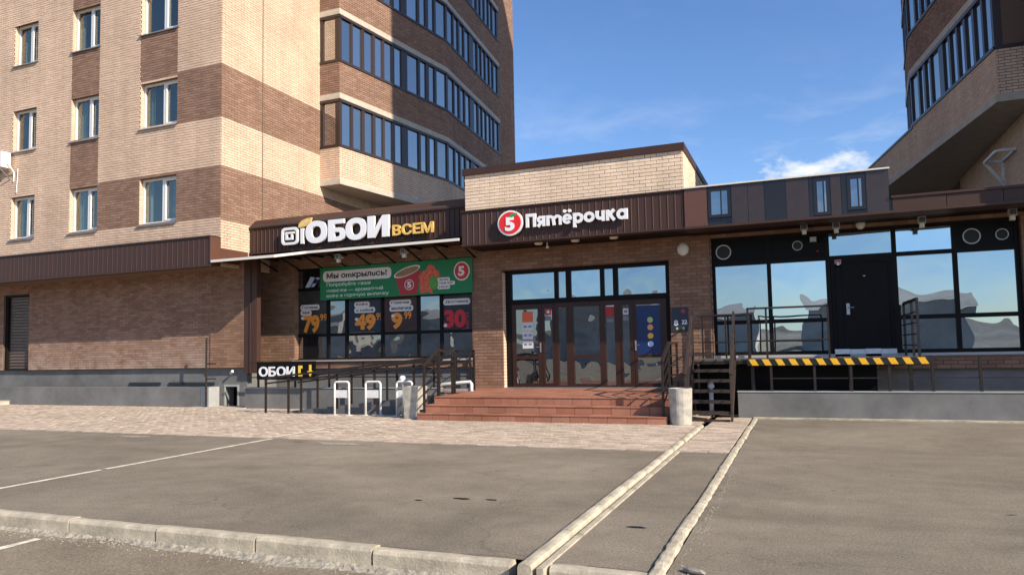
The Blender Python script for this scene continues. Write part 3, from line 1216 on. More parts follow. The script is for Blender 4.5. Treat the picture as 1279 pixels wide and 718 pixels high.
def balcony(bld, k, zs, single):
    """glazed balcony of one storey: slab, brick parapet, strip of panes"""
    z0 = zs
    p0, d1, p1, d2_, p2 = balcony_path()
    XI = -15.65
    bal = thing_part('balcony', bld, (-14.9, 27.0, z0))
    zb, zg = z0 + 0.20, z0 + 1.34
    ztop = z0 + FLOOR
    # slab and the body behind parapet and panes
    ins = lambda p, n, k_: p + n * k_
    n1 = Vector((d1.y, -d1.x, 0))
    n2 = Vector((d2_.y, -d2_.x, 0))
    def poly(off, front):
        a = p0 + n1 * off
        a = Vector((a.x, 20.9 - front, 0))
        b_ = p1 + (n1 + n2).normalized() * off
        c = p2 + n2 * off
        return [(XI + .0, 20.9 - front), (a.x, a.y), (b_.x, b_.y), (c.x, c.y), (XI + .0, c.y)]
    def ext(mb, pl, za, zb_):
        n = len(mb.v)
        kk = len(pl)
        mb.v += [(x, y, za) for x, y in pl] + [(x, y, zb_) for x, y in pl]
        mb.f.append(tuple(range(n + kk - 1, n - 1, -1)))
        mb.f.append(tuple(range(n + kk, n + 2 * kk)))
        mb.m += [0, 0]
        for i in range(kk):
            j = (i + 1) % kk
            mb.f.append((n + i, n + j, n + kk + j, n + kk + i))
            mb.m.append(0)
    s = MB()
    ext(s, poly(0.03, 0.03), z0, zb)
    s.build('slab', 'slab_concrete', bal)
    s = MB()
    ext(s, poly(-0.012, -0.012), zb, zg)
    s.build('parapet', 'brown_mortar' if k else 'tan_mortar', bal)
    mats = ['tan_brick', 'brown_brick']
    ci = (lambda u, z: 1) if k else (lambda u, z: 0)
    bricks(bld, bal, (XI, 20.9 - .012 + .012, 0), (1, 0, 0), (0, -1, 0), p0.x - XI, zb, zg, 0.26, 0.077, ci, mats, single=single, joint=.014)
    bricks(bld, bal, p0 - n1 * .012, d1, n1, 6.48, zb, zg, 0.26, 0.077, ci, mats, joint=.014)
    bricks(bld, bal, p1 - n2 * .012, d2_, n2, 3.2 if MIRROR[0] else 7.5, zb, zg, 0.26, 0.077, ci, mats, joint=.014)
    # glazing
    gl = thing_part('glazing', bld, (-14.9, 27.0, zg))
    fr = MB()
    t = 0.09
    def strip(p, d, n, length, panes):
        def blk(a, b_, za, zb_, o0, o1):
            q = [p + d * a + n * o0, p + d * b_ + n * o0, p + d * b_ + n * o1, p + d * a + n * o1]
            m = len(fr.v)
            fr.v += [(v.x, v.y, za) for v in q] + [(v.x, v.y, zb_) for v in q]
            for f in ((0, 1, 2, 3), (7, 6, 5, 4), (0, 4, 5, 1), (1, 5, 6, 2), (2, 6, 7, 3), (3, 7, 4, 0)):
                fr.f.append(tuple(m + i for i in f))
                fr.m.append(0)
        blk(0, length, zg, zg + t, -0.09, 0.035)
        blk(0, length, ztop - 0.10, ztop - .002, -0.09, 0.03)
        prev = 0.0
        for (a, b_) in panes + [(length, length)]:
            blk(prev, a, zg + t, ztop - 0.10, -0.085, 0.0)
            prev = b_
        for (a, b_) in panes:
            g = MB()
            q = [p + d * (a - .004) + n * -0.05, p + d * (b_ + .004) + n * -0.05, p + d * (b_ + .004) + n * -0.06, p + d * (a - .004) + n * -0.06]
            g.v += [(v.x, v.y, zg + t - .004) for v in q] + [(v.x, v.y, ztop - 0.096) for v in q]
            for f in ((0, 1, 2, 3), (7, 6, 5, 4), (0, 4, 5, 1), (1, 5, 6, 2), (2, 6, 7, 3), (3, 7, 4, 0)):
                g.f.append(tuple(reversed(f)) if False else f)
                g.m.append(0)
            g.build('pane', 'balcony_glass', gl)
    strip(Vector((XI, 20.9, 0)), Vector((1, 0, 0)), Vector((0, -1, 0)), p0.x - XI, [(0.14, 0.66)])
    strip(p0, d1, n1, 6.48, FACE1)
    strip(p1, d2_, n2, 3.2 if MIRROR[0] else 7.5, FACE2[:4] if MIRROR[0] else FACE2)
    fr.build('frame', 'balcony_frame', gl)
    # dark room behind the panes
    s = MB()
    ext(s, poly(-0.12, -0.12), zg + .001, ztop - .001)
    s.build('interior', 'room_dark', gl)


def tower(label, full):
    b = thing('apartment_building', label, 'building', (-22, 26, 0), None)
    X1, Y1, ZB, ZT = -15.65, 16.2, 4.13, 36.0
    YE = 40 if full else 30.4
    wins = []
    if full:
        for (x0, x1) in ((-24.90, -23.70), (-22.02, -20.74), (-18.92, -17.38), (-28.0, -26.8)):
            for k in range(6):
                zk = 5.63 + 3.02 * k
                wins.append((x0, zk, x1, zk + 1.42))
    XL = -30.0 if full else -26.0
    holes = [(a - XL, c, d - XL, e) for a, c, d, e in wins]
    mb = MB()
    sheet(mb, (XL, Y1, 0), (1, 0, 0), (0, -1, 0), X1 - XL, ZB, ZT, holes, 0.24)
    mb.quad((X1, Y1, ZB), (X1, YE, ZB), (X1, YE, ZT), (X1, Y1, ZT))
    mb.quad((XL, YE, ZB), (XL, Y1, ZB), (XL, Y1, ZT), (XL, YE, ZT))
    mb.quad((X1, YE, ZB), (XL, YE, ZB), (XL, YE, ZT), (X1, YE, ZT))
    mb.quad((XL, Y1, ZT), (X1, Y1, ZT), (X1, YE, ZT), (XL, YE, ZT))
    mb.quad((XL, Y1, ZB), (XL, YE, ZB), (X1, YE, ZB), (X1, Y1, ZB))
    mb.build('wall', 'tan_mortar', b)
    if full:
        mb = MB()
        for (a, c, d, e) in wins:                     # dark rooms
            y0_, y1_ = Y1 + 0.25, Y1 + 2.2
            mb.quad((a - .3, y1_, c - .5), (d + .3, y1_, c - .5), (d + .3, y1_, e + .3), (a - .3, y1_, e + .3))
            mb.quad((a - .3, y0_, c - .5), (a - .3, y1_, c - .5), (a - .3, y1_, e + .3), (a - .3, y0_, e + .3))
            mb.quad((d + .3, y1_, c - .5), (d + .3, y0_, c - .5), (d + .3, y0_, e + .3), (d + .3, y1_, e + .3))
            mb.quad((a - .3, y0_, c - .5), (d + .3, y0_, c - .5), (d + .3, y1_, c - .5), (a - .3, y1_, c - .5))
            mb.quad((a - .3, y0_, e + .3), (a - .3, y1_, e + .3), (d + .3, y1_, e + .3), (d + .3, y0_, e + .3))
        mb.build('interior', 'room_dark', b)
        rnd = random.Random(3)
        sets = [[(0.0, 0.22)], [(0.0, 0.34), (0.86, 1.0)], [], [(0.0, 0.18), (0.72, 1.0)], [(0.1, 0.42)]]
        for i, (a, c, d, e) in enumerate(wins):
            if c < 16:
                casement(b, a, d, c, e, Y1 + 0.13, sets[(i * 7 + i // 3) % 5])
        TAN, BRN = 0, 1
        def col(u, z):
            x = XL + u
            row = (z - 5.63) / 3.02
            k = math.floor(row)
            f = z - (5.63 + 3.02 * k)
            if 5.58 < z < 7.11 and x > -20.74:
                return BRN
            if 8.60 < z < 10.18 and x > -17.4:
                return BRN
            if -22.02 < x < -20.74 and z > 7.05:
                return BRN
            if -18.92 < x < -17.38 and z > 10.1:
                return BRN
            if x < -26.8 and x > -28.0:
                return BRN
            return TAN
        bricks(b, b, (XL, Y1, 0), (1, 0, 0), (0, -1, 0), X1 - XL, ZB, 17.6, 0.26, 0.077, col, ['tan_brick', 'brown_brick'], holes, cuts=[x - XL for x in (-28.0, -26.8, -22.02, -20.74, -18.92, -17.38, -17.4)], joint=.014)
        # tan reveals, brick by brick on the jamb that the sun reaches
        mb = MB()
        for (a, c, d, e) in wins:
            if c > 16:
                continue
            z = c
            while z < e - .03:
                mb.box(a - .001, Y1 + .004, z + .005, a + .010, Y1 + .118, z + .072)
                z += 0.077
        kind(mb.build('reveal_bricks', 'tan_brick', b), 'stuff')
    def cols(u, z):
        if not full:
            return 0
        if 5.55 < z < 7.13 or 8.59 < z < 10.2 or 22 < z < 23.6:
            return 1
        return 0
    bricks(b, b, (X1, Y1, 0), (0, 1, 0), (1, 0, 0), 5.2 if full else 14.1, ZB if full else 4.6, 17.6 if full else 8.0, 0.26, 0.077, cols, ['tan_brick', 'brown_brick'], joint=.014)
    if full:
        bricks(b, b, (X1, Y1 + 5.2, 0), (0, 1, 0), (1, 0, 0), 6.0, ZB, 7.5, 0.26, 0.077, cols, ['tan_brick', 'brown_brick'], joint=.014)
    if full:
        mj = MB()
        mj.box(-15.645, 17.93, 5.6, -15.626, 17.955, 20)
        mj.build('movement_joint', 'brown_mortar', b)
    if full:                                     # side wall beyond the balconies
        bricks(b, b, (X1, 34.9, 0), (0, 1, 0), (1, 0, 0), 5.1, 6.0, 24.0, 0.26, 0.077, lambda u, z: 1, ['tan_brick', 'brown_brick'], joint=.014)
    else:                                        # lowest balcony runs on to the shop roof
        p0, d1, p1, d2_, p2 = balcony_path()
        n1 = Vector((d1.y, -d1.x, 0))
        e0, e1 = p1 - d1 * .02, p1 + d1 * 6.6
        mbx = MB()
        q = [e0 - n1 * .02, e1 - n1 * .02, e1 - n1 * .35, e0 - n1 * .35]
        for (za, zb_) in ((7.67, 8.75),):
            mbx.v += [(v.x, v.y, za) for v in q] + [(v.x, v.y, zb_) for v in q]
            for f_ in ((0, 3, 2, 1), (4, 5, 6, 7), (0, 1, 5, 4), (1, 2, 6, 5), (2, 3, 7, 6), (3, 0, 4, 7)):
                mbx.f.append(f_)
                mbx.m.append(0)
        mbx.build('wing_parapet', 'tan_mortar', b)
        mbx = MB()
        q = [e0 + n1 * .03, e1 + n1 * .03, Vector((-15.65, e1.y, 0)), Vector((-15.65, e0.y, 0))]
        mbx.v += [(v.x, v.y, 7.462) for v in q] + [(v.x, v.y, 7.66) for v in q]
        for f_ in ((0, 3, 2, 1), (4, 5, 6, 7), (0, 1, 5, 4), (1, 2, 6, 5), (2, 3, 7, 6), (3, 0, 4, 7)):
            mbx.f.append(f_)
            mbx.m.append(0)
        mbx.build('wing_slab', 'slab_concrete', b)
        bricks(b, b, e0 - n1 * .02, d1, n1, 6.6, 7.67, 8.75, 0.26, 0.077, lambda u, z: 0, ['tan_brick'], joint=.014)
        mbx = MB()
        mbx.bar(tuple(e0 - n1 * .18 + Vector((0, 0, 8.79))), tuple(e1 - n1 * .18 + Vector((0, 0, 8.79))), .42, .07)
        mbx.build('wing_coping', 'balcony_frame', b)
        mbx = MB()
        mbx.box(-26, e1.y - .4, 0, e1.x - .05, e1.y - .1, 7.455)
        mbx.box(-26, e1.y + .1, 7.0, -15.0, e1.y + .4, 9.6)
        mbx.build('wing_wall', 'brown_mortar', b)
    for k in range(9):
        zz = 7.47 + FLOOR * k
        if k < 5:
            balcony(b, k, zz, [(-1, zz, 3, zz + 2)] if not full and k == 0 else None)
    p0, d1, p1, d2_, p2 = balcony_path()
    s = MB()                                     # upper storeys above the frame, one closed body
    pl = [(-15.65, 20.9), (p0.x, p0.y), (p1.x, p1.y), (p2.x, p2.y), (-15.65, p2.y)]
    n = len(pl)
    za, zb = 7.47 + FLOOR * 5, ZT
    s.v += [(x, y, za) for x, y in pl] + [(x, y, zb) for x, y in pl]
    s.f.append(tuple(range(n - 1, -1, -1)))
    s.f.append(tuple(range(n, 2 * n)))
    s.m += [0, 0]
    for i in range(n):
        j = (i + 1) % n
        s.f.append((i, j, n + j, n + i))
        s.m.append(0)
    s.build('upper_storeys', 'brown_brick', b)
    if not full:
        # shadowed side of the main block continues down to the shops
        s = MB()
        s.box(-26, 18.6, 0, -15.66, 30.3, 4.13)
        s.build('ground_storey', 'brown_mortar', b)
    return b


left = tower('tan and brown brick apartment block with white windows above ribbed brown fascia', True)
MIRROR[0] = True
right = tower('shaded brown brick apartment block with overhanging glazed balconies above the flat roofed shopfront', False)
MIRROR[0] = False


def cladding(parent, x0, x1, y, z0, z1, pitch, mat, name='cladding_strip', depth=0.009):
    """profiled sheet: one folded strip per rib"""
    n = max(1, int(round((x1 - x0) / pitch)))
    p = (x1 - x0) / n
    me = None
    for i in range(n):
        if me is None:
            mb = MB()
            h = z1 - z0
            a = p / 2 - .0008
            prof = [(-a, 0), (-a + p * .80, 0), (-a + p * .84, -depth), (a - p * .05, -depth), (a, 0)]
            for k in range(len(prof) - 1):
                (xa, ya), (xb, yb) = prof[k], prof[k + 1]
                mb.quad((xa, ya, 0), (xb, yb, 0), (xb, yb, h), (xa, ya, h))
            me = bpy.data.meshes.new(name)
            me.from_pydata(mb.v, [], mb.f)
            me.materials.append(M[mat])
        place(name, me, (x0 + p * (i + .5), y - .004, z0), parent)


# lower storey of the left block: fascia, brick wall, plinth
f = thing_part('fascia', left, (-22, 15.8, 4.13))
mb = MB()
mb.box(-34, 15.83, 4.13, -15.66, 16.18, 4.96)
mb.box(-34, 15.79, 4.955, -15.64, 16.185, 5.0)
mb.box(-34, 15.79, 4.10, -15.64, 15.84, 4.135)
mb.build('fascia_box', 'brown_metal', f)
cladding(f, -30.0, -15.67, 15.83, 4.14, 4.955, 0.205, 'brown_metal')
mb = MB()
mb.box(-15.665, 15.80, 4.135, -15.635, 16.19, 4.955)
mb.box(-15.665, 16.19, 4.24, -15.625, 17.3, 4.66)
mb.build('return_flashing', 'brown_flashing', f)

WH = [(-26.35 + 30, 1.17, -25.0 + 30, 3.82), (-29.8 + 30, 1.17, -28.6 + 30, 3.82)]
mb = MB()
sheet(mb, (-30, 17.0, 0), (1, 0, 0), (0, -1, 0), 13.25, 1.17, 4.4, WH, 0.2)
mb.quad((-30, 17.0, 1.17), (-15.45, 17.0, 1.17), (-15.45, 17.6, 1.17), (-30, 17.6, 1.17))
mb.box(-16.75, 16.962, 1.171, -15.452, 17.12, 4.4)
mb.build('lower_wall', 'brown_mortar', left)
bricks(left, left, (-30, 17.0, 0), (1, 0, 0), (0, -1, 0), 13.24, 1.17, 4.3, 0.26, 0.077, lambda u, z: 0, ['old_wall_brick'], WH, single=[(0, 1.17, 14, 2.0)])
bricks(left, left, (-16.75, 16.96, 0), (1, 0, 0), (0, -1, 0), 1.30, 1.17, 4.3, 0.26, 0.077, lambda u, z: 0, ['wall_brick'])
mb = MB()
mb.box(-40, 17.10, -0.3, -16.30, 17.5, 1.168)
mb.box(-15.80, 17.10, -0.3, -15.46, 18.4, 1.168)
mb.box(-16.30, 17.10, 0.60, -15.80, 17.5, 1.168)
mb.build('plinth', 'grey_render', left)
mb = MB()
mb.box(-16.34, 17.085, 0, -16.28, 17.11, 0.66)
mb.box(-15.82, 17.085, 0, -15.76, 17.11, 0.66)
mb.box(-16.28, 17.084, 0.60, -15.82, 17.11, 0.66)
mb.build('hatch_frame', 'grey_cap', left)
mb = MB()
mb.box(-16.30, 17.46, -0.1, -15.80, 17.49, 0.62)
mb.build('hatch', 'black_panel', left)
for (a, c) in ((-20.25, -18.9), (-18.55, -16.7)):
    mb = MB()
    mb.box(a, 17.06, 0.665, c, 17.115, 0.735)
    mb.build('air_slot', 'vent_dark', left)
# two shuttered openings in the lower wall
for (a, c) in ((-26.35, -25.0), (-29.8, -28.6)):
    sh = thing_part('shutter', left, ((a + c) / 2, 17.1, 1.17))
    mb = MB()
    mb.box(a, 17.06, 1.17, a + .12, 17.2, 3.82)
    mb.box(c - .10, 17.06, 1.17, c, 17.2, 3.82)
    mb.box(a + .12, 17.062, 3.74, c - .10, 17.2, 3.82)
    mb.build('frame', 'dark_frame', sh)
    z = 1.175
    me = None
    while z < 3.72:
        if me is None:
            t = MB()
            w2 = (c - a - .22) / 2
            t.quad((-w2, 0.02, 0), (w2, 0.02, 0), (w2, -0.01, 0.06), (-w2, -0.01, 0.06))
            t.quad((-w2, -0.01, 0.06), (w2, -0.01, 0.06), (w2, 0.02, 0.105), (-w2, 0.02, 0.105))
            me = bpy.data.meshes.new('slat')
            me.from_pydata(t.v, [], t.f)
            me.materials.append(M['shutter'])
        place('slat', me, ((a + c) / 2 + .01, 17.15, z), sh)
        z += 0.106
# dark brown corner post between the block and the wallpaper shop
mb = MB()
mb.box(-15.45, 16.95, 1.0, -14.97, 17.12, 4.45)
mb.box(-15.22, 16.925, 1.0, -15.19, 16.95, 4.45)
mb.build('corner_post', 'brown_metal', left)

# ------------------------------------------------------------------ the three shops
WY = 18.30
shopA = thing('shop_building', 'low brown brick shop with wide dark framed window under the thin pale awning', 'building', (-12, 18.3, 0))
shopB = thing('shop_building', 'grocery entrance pavilion with pale brick parapet over glazed brown doors', 'building', (-5.2, 18.3, 0))
shopC = thing('shop_building', 'flat roofed shopfront with mirrored panes and a black steel door above loading platform', 'building', (1.5, 18.3, 0))

# wall of the wallpaper shop
holes = [(-14.68 + 17, 1.36, -8.55 + 17, 4.20)]
mb = MB()
sheet(mb, (-17, WY, 0), (1, 0, 0), (0, -1, 0), 17 - 8.52, 1.08, 4.7, holes, 0.25)
mb.quad((-17, WY, 1.08), (-8.52, WY, 1.08), (-8.52, WY + .4, 1.08), (-17, WY + .4, 1.08))
mb.build('wall', 'brown_mortar', shopA)
bricks(shopA, shopA, (-17, WY, 0), (1, 0, 0), (0, -1, 0), 17 - 8.52, 1.08, 4.62, 0.28, 0.088, lambda u, z: 0, ['wall_brick'], holes, single=[(0.9, 1.0, 2.4, 3.6), (0, 0.9, 9, 1.4)])
mb = MB()
mb.box(-17, 18.40, -.3, -7.9, 18.8, 1.078)
mb.build('plinth', 'grey_render', shopA)
# reveal bricks beside the window
mb = MB()
z = 1.37
while z < 4.15:
    mb.box(-14.681, WY + .01, z, -14.668, WY + .19, z + .078)
    z += .088
kind(mb.build('reveal_bricks', 'wall_brick', shopA), 'stuff')
mb = MB()
mb.box(-15.6, 17.36, 5.45, -8.2, 26, 5.5)
mb.box(-15.6, 18.6, 0.2, -8.3, 26, 5.44)
mb.build('roof', 'roofing', shopA)

# shop window: frame, panes
def window_grid(parent, name, xs, zs, y, mat, gmat, t=0.085, skip=(), depth=0.09, glassy=0.045):
    """xs, zs: centre lines of the bars; each pane is an object"""
    w = thing_part(name, parent, ((xs[0] + xs[-1]) / 2, y, zs[0]))
    mb = MB()
    h = t / 2
    for x in xs:
        mb.box(x - h, y, zs[0] - h, x + h, y + depth, zs[-1] + h)
    for j, z in enumerate(zs):
        for i in range(len(xs) - 1):
            if (i, j, 'h') in skip:
                continue
            mb.box(xs[i] + h, y + .003, z - h, xs[i + 1] - h, y + depth - .003, z + h)
    mb.build('frame', mat, w)
    for i in range(len(xs) - 1):
        for j in range(len(zs) - 1):
            if (i, j) in skip:
                continue
            g = MB()
            g.box(xs[i] + h - .004, y + glassy, zs[j] + h - .004, xs[i + 1] - h + .004, y + glassy + .01, zs[j + 1] - h + .004)
            g.build('pane', gmat, w)
    return w


VY = 18.46
xsA = [-14.72, -13.55, -12.87, -11.60, -10.37, -9.62, -8.60]
zsA = [1.36, 2.11, 3.55, 4.19]
wA = window_grid(shopA, 'shop_window', xsA, zsA, VY, 'dark_frame', 'dim_glass', 0.09)
mb = MB()
mb.box(-14.75, 18.24, 1.27, -8.53, 18.50, 1.33)
mb.build('window_sill', 'lamp_grey', shopA)

# wallpaper shop fascia with sloping cap
f = thing_part('fascia', shopA, (-12, 17.35, 4.65))
mb = MB()
mb.box(-15.62, 17.38, 4.65, -8.1, 17.7, 5.44)
mb.box(-15.62, 17.34, 4.61, -8.1, 17.70, 4.652)
mb.quad((-15.62, 17.325, 5.44), (-8.1, 17.325, 5.44), (-8.1, 17.62, 5.70), (-15.62, 17.62, 5.70))
mb.quad((-15.62, 17.325, 5.40), (-8.1, 17.325, 5.40), (-8.1, 17.325, 5.44), (-15.62, 17.325, 5.44))
mb.quad((-15.62, 17.62, 5.70), (-8.1, 17.62, 5.70), (-8.1, 18.2, 5.68), (-15.62, 18.2, 5.68))
mb.build('fascia_box', 'brown_metal', f)
cladding(f, -15.60, -8.15, 17.38, 4.655, 5.42, 0.15, 'brown_metal', depth=.02)

# awning: thin pale sheet on brackets
aw = thing('awning', 'thin pale edged awning on brackets over the wallpaper shop window', 'awning', (-12, 17.4, 4.4))
AP = [(-15.60, 15.80), (-13.35, 15.80), (-13.2, 16.95), (-8.26, 16.95)]  # left part shaped forward so its shadow line crosses the lower wall
az_ = lambda y: 4.235 + .20 * (min(y, 17.3) - 15.80)
for (zo, m_, nm) in ((0.0, 'brown_metal', 'sheet'),):
    mb = MB()
    for k in range(3):
        (xa, ya), (xb, yb) = AP[k], AP[k + 1]
        for (dz, fl) in ((.02, 0), (.0, 1)):
            yj = 17.3
            q1 = [(xa, ya, az_(ya) + dz), (xb, yb, az_(yb) + dz), (xb, yj, az_(yj) + dz), (xa, yj, az_(yj) + dz)]
            q2 = [(xa, yj, az_(yj) + dz), (xb, yj, az_(yj) + dz), (xb, 18.28, az_(yj) + dz), (xa, 18.28, az_(yj) + dz)]
            for q in (q1, q2):
                mb.quad(*(q[::-1] if fl else q))
    mb.build(nm, m_, aw)
mb = MB()
for k in range(3):
    (xa, ya), (xb, yb) = AP[k], AP[k + 1]
    mb.bar((xa, ya - .012, az_(ya)), (xb, yb - .012, az_(yb)), 0.03, 0.07)
mb.build('front_edge', 'lamp_cream', aw)
for i in range(9):
    x = -15.3 + i * 0.86
    mb = MB()
    yy = 15.84 if x < -13.4 else 16.99
    mb.bar((x, yy, az_(yy) - .03), (x, 17.3, az_(17.3) - .03), 0.04, 0.05)
    mb.bar((x, 17.3, az_(17.3) - .03), (x, 18.28, az_(17.3) - .03), 0.04, 0.05)
    mb.bar((x, 17.35, 4.44), (x, 18.27, 4.15), 0.035)
    mb.build('bracket', 'dark_frame', aw)

# pavilion: wall with door opening
DX0, DX1, DZ0, DZ1 = -7.62, -3.04, 0.50, 3.73
XB0, XB1 = -8.52, -2.03
holes = [(DX0 - XB0, DZ0, DX1 - XB0, DZ1)]
mb = MB()
sheet(mb, (XB0, WY, 0), (1, 0, 0), (0, -1, 0), XB1 - XB0, -0.3, 4.7, holes, 0.28)
mb.quad((XB1, WY, -.3), (XB1, WY + .6, -.3), (XB1, WY + .6, 4.7), (XB1, WY, 4.7))
mb.build('wall', 'brown_mortar', shopB)
# parapet first, so that its bricks are the ones that stand alone
pp = thing_part('parapet', shopB, (-5.3, 17.1, 5.2))
mb = MB()
mb.box(-8.15, 17.112, 5.19, -2.442, 22.4, 6.18)
mb.build('parapet_core', 'tan_mortar', pp)
bricks(shopB, pp, (-8.15, 17.112, 0), (1, 0, 0), (0, -1, 0), 5.708, 5.20, 6.18, 0.283, 0.089, lambda u, z: 0, ['pale_brick'], single=[(-1, 0, 9, 9)])
bricks(shopB, pp, (-2.442, 17.112, 0), (0, 1, 0), (1, 0, 0), 5.28, 5.20, 6.18, 0.283, 0.089, lambda u, z: 0, ['pale_brick'])
mb = MB()
mb.box(-8.20, 17.04, 6.175, -2.39, 17.35, 6.35)
mb.box(-2.65, 17.352, 6.175, -2.392, 22.45, 6.348)
mb.box(-8.198, 17.352, 6.175, -7.95, 22.45, 6.348)
mb.build('coping', 'brown_metal', pp)
mb = MB()
mb.box(-8.1, 17.4, 5.9, -2.6, 22.4, 5.95)
mb.box(-8.1, 18.62, -.3, -2.4, 24, 5.18)
mb.build('roof', 'roofing', shopB)
bricks(shopB, shopB, (XB0, WY, 0), (1, 0, 0), (0, -1, 0), XB1 - XB0, 0.50, 4.62, 0.28, 0.088, lambda u, z: 0, ['wall_brick'], holes, single=[(0, .4, 0.95, 2.4)])
mb = MB()
z = 0.51
while z < 3.66:
    mb.box(DX0 - .001, WY + .01, z, DX0 + .012, WY + .19, z + .078)
    z += .088
kind(mb.build('reveal_bricks', 'tan_brick', shopB), 'stuff')

# pavilion fascia, soffit
f = thing_part('fascia', shopB, (-5.3, 17.0, 4.31))
mb = MB()
mb.box(-8.22, 17.03, 4.31, -2.44, 17.3, 5.20)
mb.box(-8.24, 16.985, 4.28, -2.43, 17.32, 4.315)
mb.box(-8.24, 16.985, 5.185, -2.43, 17.108, 5.22)
mb.build('fascia_box', 'brown_metal', f)
cladding(f, -8.22, -2.45, 17.03, 4.316, 5.185, 0.175, 'brown_metal')
mb = MB()
mb.box(-8.23, 17.32, 4.30, -2.43, 18.285, 4.36)
mb.build('soffit', 'dark_frame', f)

# entrance: transoms, doors, side lights
ent = thing_part('entrance', shopB, (-5.3, 18.5, 0.5))
EY = 18.50
k_ = 18.5 / 18.4
mb = MB()
def fb(x0, z0, x1, z1, d=0.0):
    mb.box(x0, EY + d, z0, x1, EY + .10 - d, z1)
up = [(-7.43, -6.18), (-6.07, -5.85), (-5.71, -4.90), (-4.79, -4.55), (-4.42, -3.17)]
ZT0, ZT1 = 2.92, 3.63
fb(DX0, DZ0, -7.43, DZ1)
fb(-3.17, DZ0, DX1, DZ1)
fb(-7.43, ZT1, -3.17, DZ1, .002)
fb(-7.43, 2.78, -3.17, ZT0, .002)
for i in range(4):
    fb(up[i][1], ZT0, up[i + 1][0], ZT1, .001)
mb.build('transom_frame', 'dark_frame', ent)
for (a, c) in up:
    g = MB()
    g.box(a - .003, EY + .05, ZT0 - .003, c + .003, EY + .06, ZT1 + .003)
    g.build('transom_pane', 'door_glass', ent)
mb = MB()
mb.box(-6.20, EY + .001, 0.5, -6.095, EY + .099, 2.78)
mb.box(-5.865, EY + .001, 0.5, -5.665, EY + .099, 2.78)
mb.box(-4.945, EY + .001, 0.5, -4.785, EY + .099, 2.78)
mb.box(-4.535, EY + .001, 0.5, -4.365, EY + .099, 2.78)
for (a, c, lo) in ((-6.095, -5.865, .56), (-5.665, -4.945, .6), (-4.785, -4.535, .56)):
    mb.box(a, EY + .003, 0.5, c, EY + .097, lo)
    mb.box(a, EY + .003, 2.66, c, EY + .097, 2.78)
mb.box(-5.665, EY + .003, 1.275, -4.945, EY + .097, 1.37)
mb.build('side_light_frame', 'door_frame', ent)
for (a, c, zz) in ((-6.095, -5.865, [(.56, 2.66)]), (-5.665, -4.945, [(.6, 1.275), (1.37, 2.66)]), (-4.785, -4.535, [(.56, 2.66)])):
    for (za, zb) in zz:
        g = MB()
        g.box(a - .003, EY + .05, za - .003, c + .003, EY + .06, zb + .003)
        g.build('side_light', 'dim_glass', ent)


def door(x0, x1, gx0, gx1, midrail, hx):
    d = thing_part('door', shopB, ((x0 + x1) / 2, EY, 0.5))
    y = EY - .012
    mb = MB()
    z0, z1 = 0.52, 2.775
    mb.box(x0 + .004, y, z0, gx0, y + .06, z1)
    mb.box(gx1, y, z0, x1 - .004, y + .06, z1)
    mb.box(gx0, y + .002, z0, gx1, y + .058, .62)
    mb.box(gx0, y + .002, 2.64, gx1, y + .058, z1)
    zz = [(.62, 2.64)]
    if midrail:
        mb.box(gx0, y + .002, 1.275, gx1, y + .058, 1.365)
        zz = [(.62, 1.275), (1.365, 2.64)]
    mb.build('door_leaf', 'door_frame', d)
    for (a, c) in zz:
        g = MB()
        g.box(gx0 - .003, y + .025, a - .003, gx1 + .003, y + .035, c + .003)
        g.build('pane', 'dim_glass', d)
    if hx:
        g = MB()
        g.box(hx - .02, y - .016, 1.46, hx + .02, y, 1.72)
        g.tube([(hx, y - .016, 1.60), (hx, y - .06, 1.60), (hx + (.11 if hx < x0 + .2 else -.11), y - .06, 1.60)], .011)
        g.build('handle', 'steel', d)


door(-7.43, -6.55, -7.32, -6.67, True, -6.60)
door(-6.55, -6.20, -6.48, -6.26, False, None)
door(-4.365, -4.02, -4.32, -4.14, False, None)
door(-4.02, -3.17, -3.95, -3.33, True, -3.985)
mb = MB()
mb.box(-7.6, 18.42, .495, -3.05, 18.62, .518)
mb.build('threshold', 'steel', ent)

# right shopfront
f = thing_part('fascia', shopC, (1.5, 17.0, 4.31))
mb = MB()
mb.box(-2.43, 17.06, 4.31, 1.86, 17.6, 5.22)
mb.box(1.86, 17.06, 4.31, 9, 17.6, 4.60)
mb.build('fascia_box', 'clad_black', f)
mb = MB()
mb.box(-2.44, 16.96, 5.215, 1.88, 17.62, 5.247)
mb.build('roof_edge', 'lamp_cream', f)
mb = MB()
mb.box(-2.43, 16.97, 4.26, 9, 17.62, 4.312)
mb.box(1.88, 16.97, 4.58, 9, 17.62, 4.63)
mb.build('fascia_trim', 'brown_metal', f)
mb = MB()
mb.box(-2.43, 17.62, 4.29, 9, 18.285, 4.33)
mb.build('soffit', 'dark_frame', f)
pan = [(-2.425, -1.90, 'brown_flashing'), (-1.36, -1.0, 'clad_grey'), (-1.0, -.64, 'clad_grey'), (-.64, -.19, 'clad_black'), (-.19, .28, 'clad_grey'), (.28, .36, 'clad_black'), (.72, .93, 'clad_grey'), (.93, 1.03, 'clad_black'), (1.42, 1.85, 'clad_grey'),
       (1.90, 2.9, 'brown_metal'), (2.9, 3.9, 'brown_metal'), (3.9, 4.9, 'brown_metal'), (4.9, 5.9, 'brown_metal')]
for i, (a, c, m) in enumerate(pan):
    mb = MB()
    zt = 5.20 if a < 1.86 else 4.58
    mb.box(a + .006, 17.0 + .004 * (i % 3), 4.315, c - .006, 17.07, zt - .002)
    mb.build('fascia_panel', m, f)
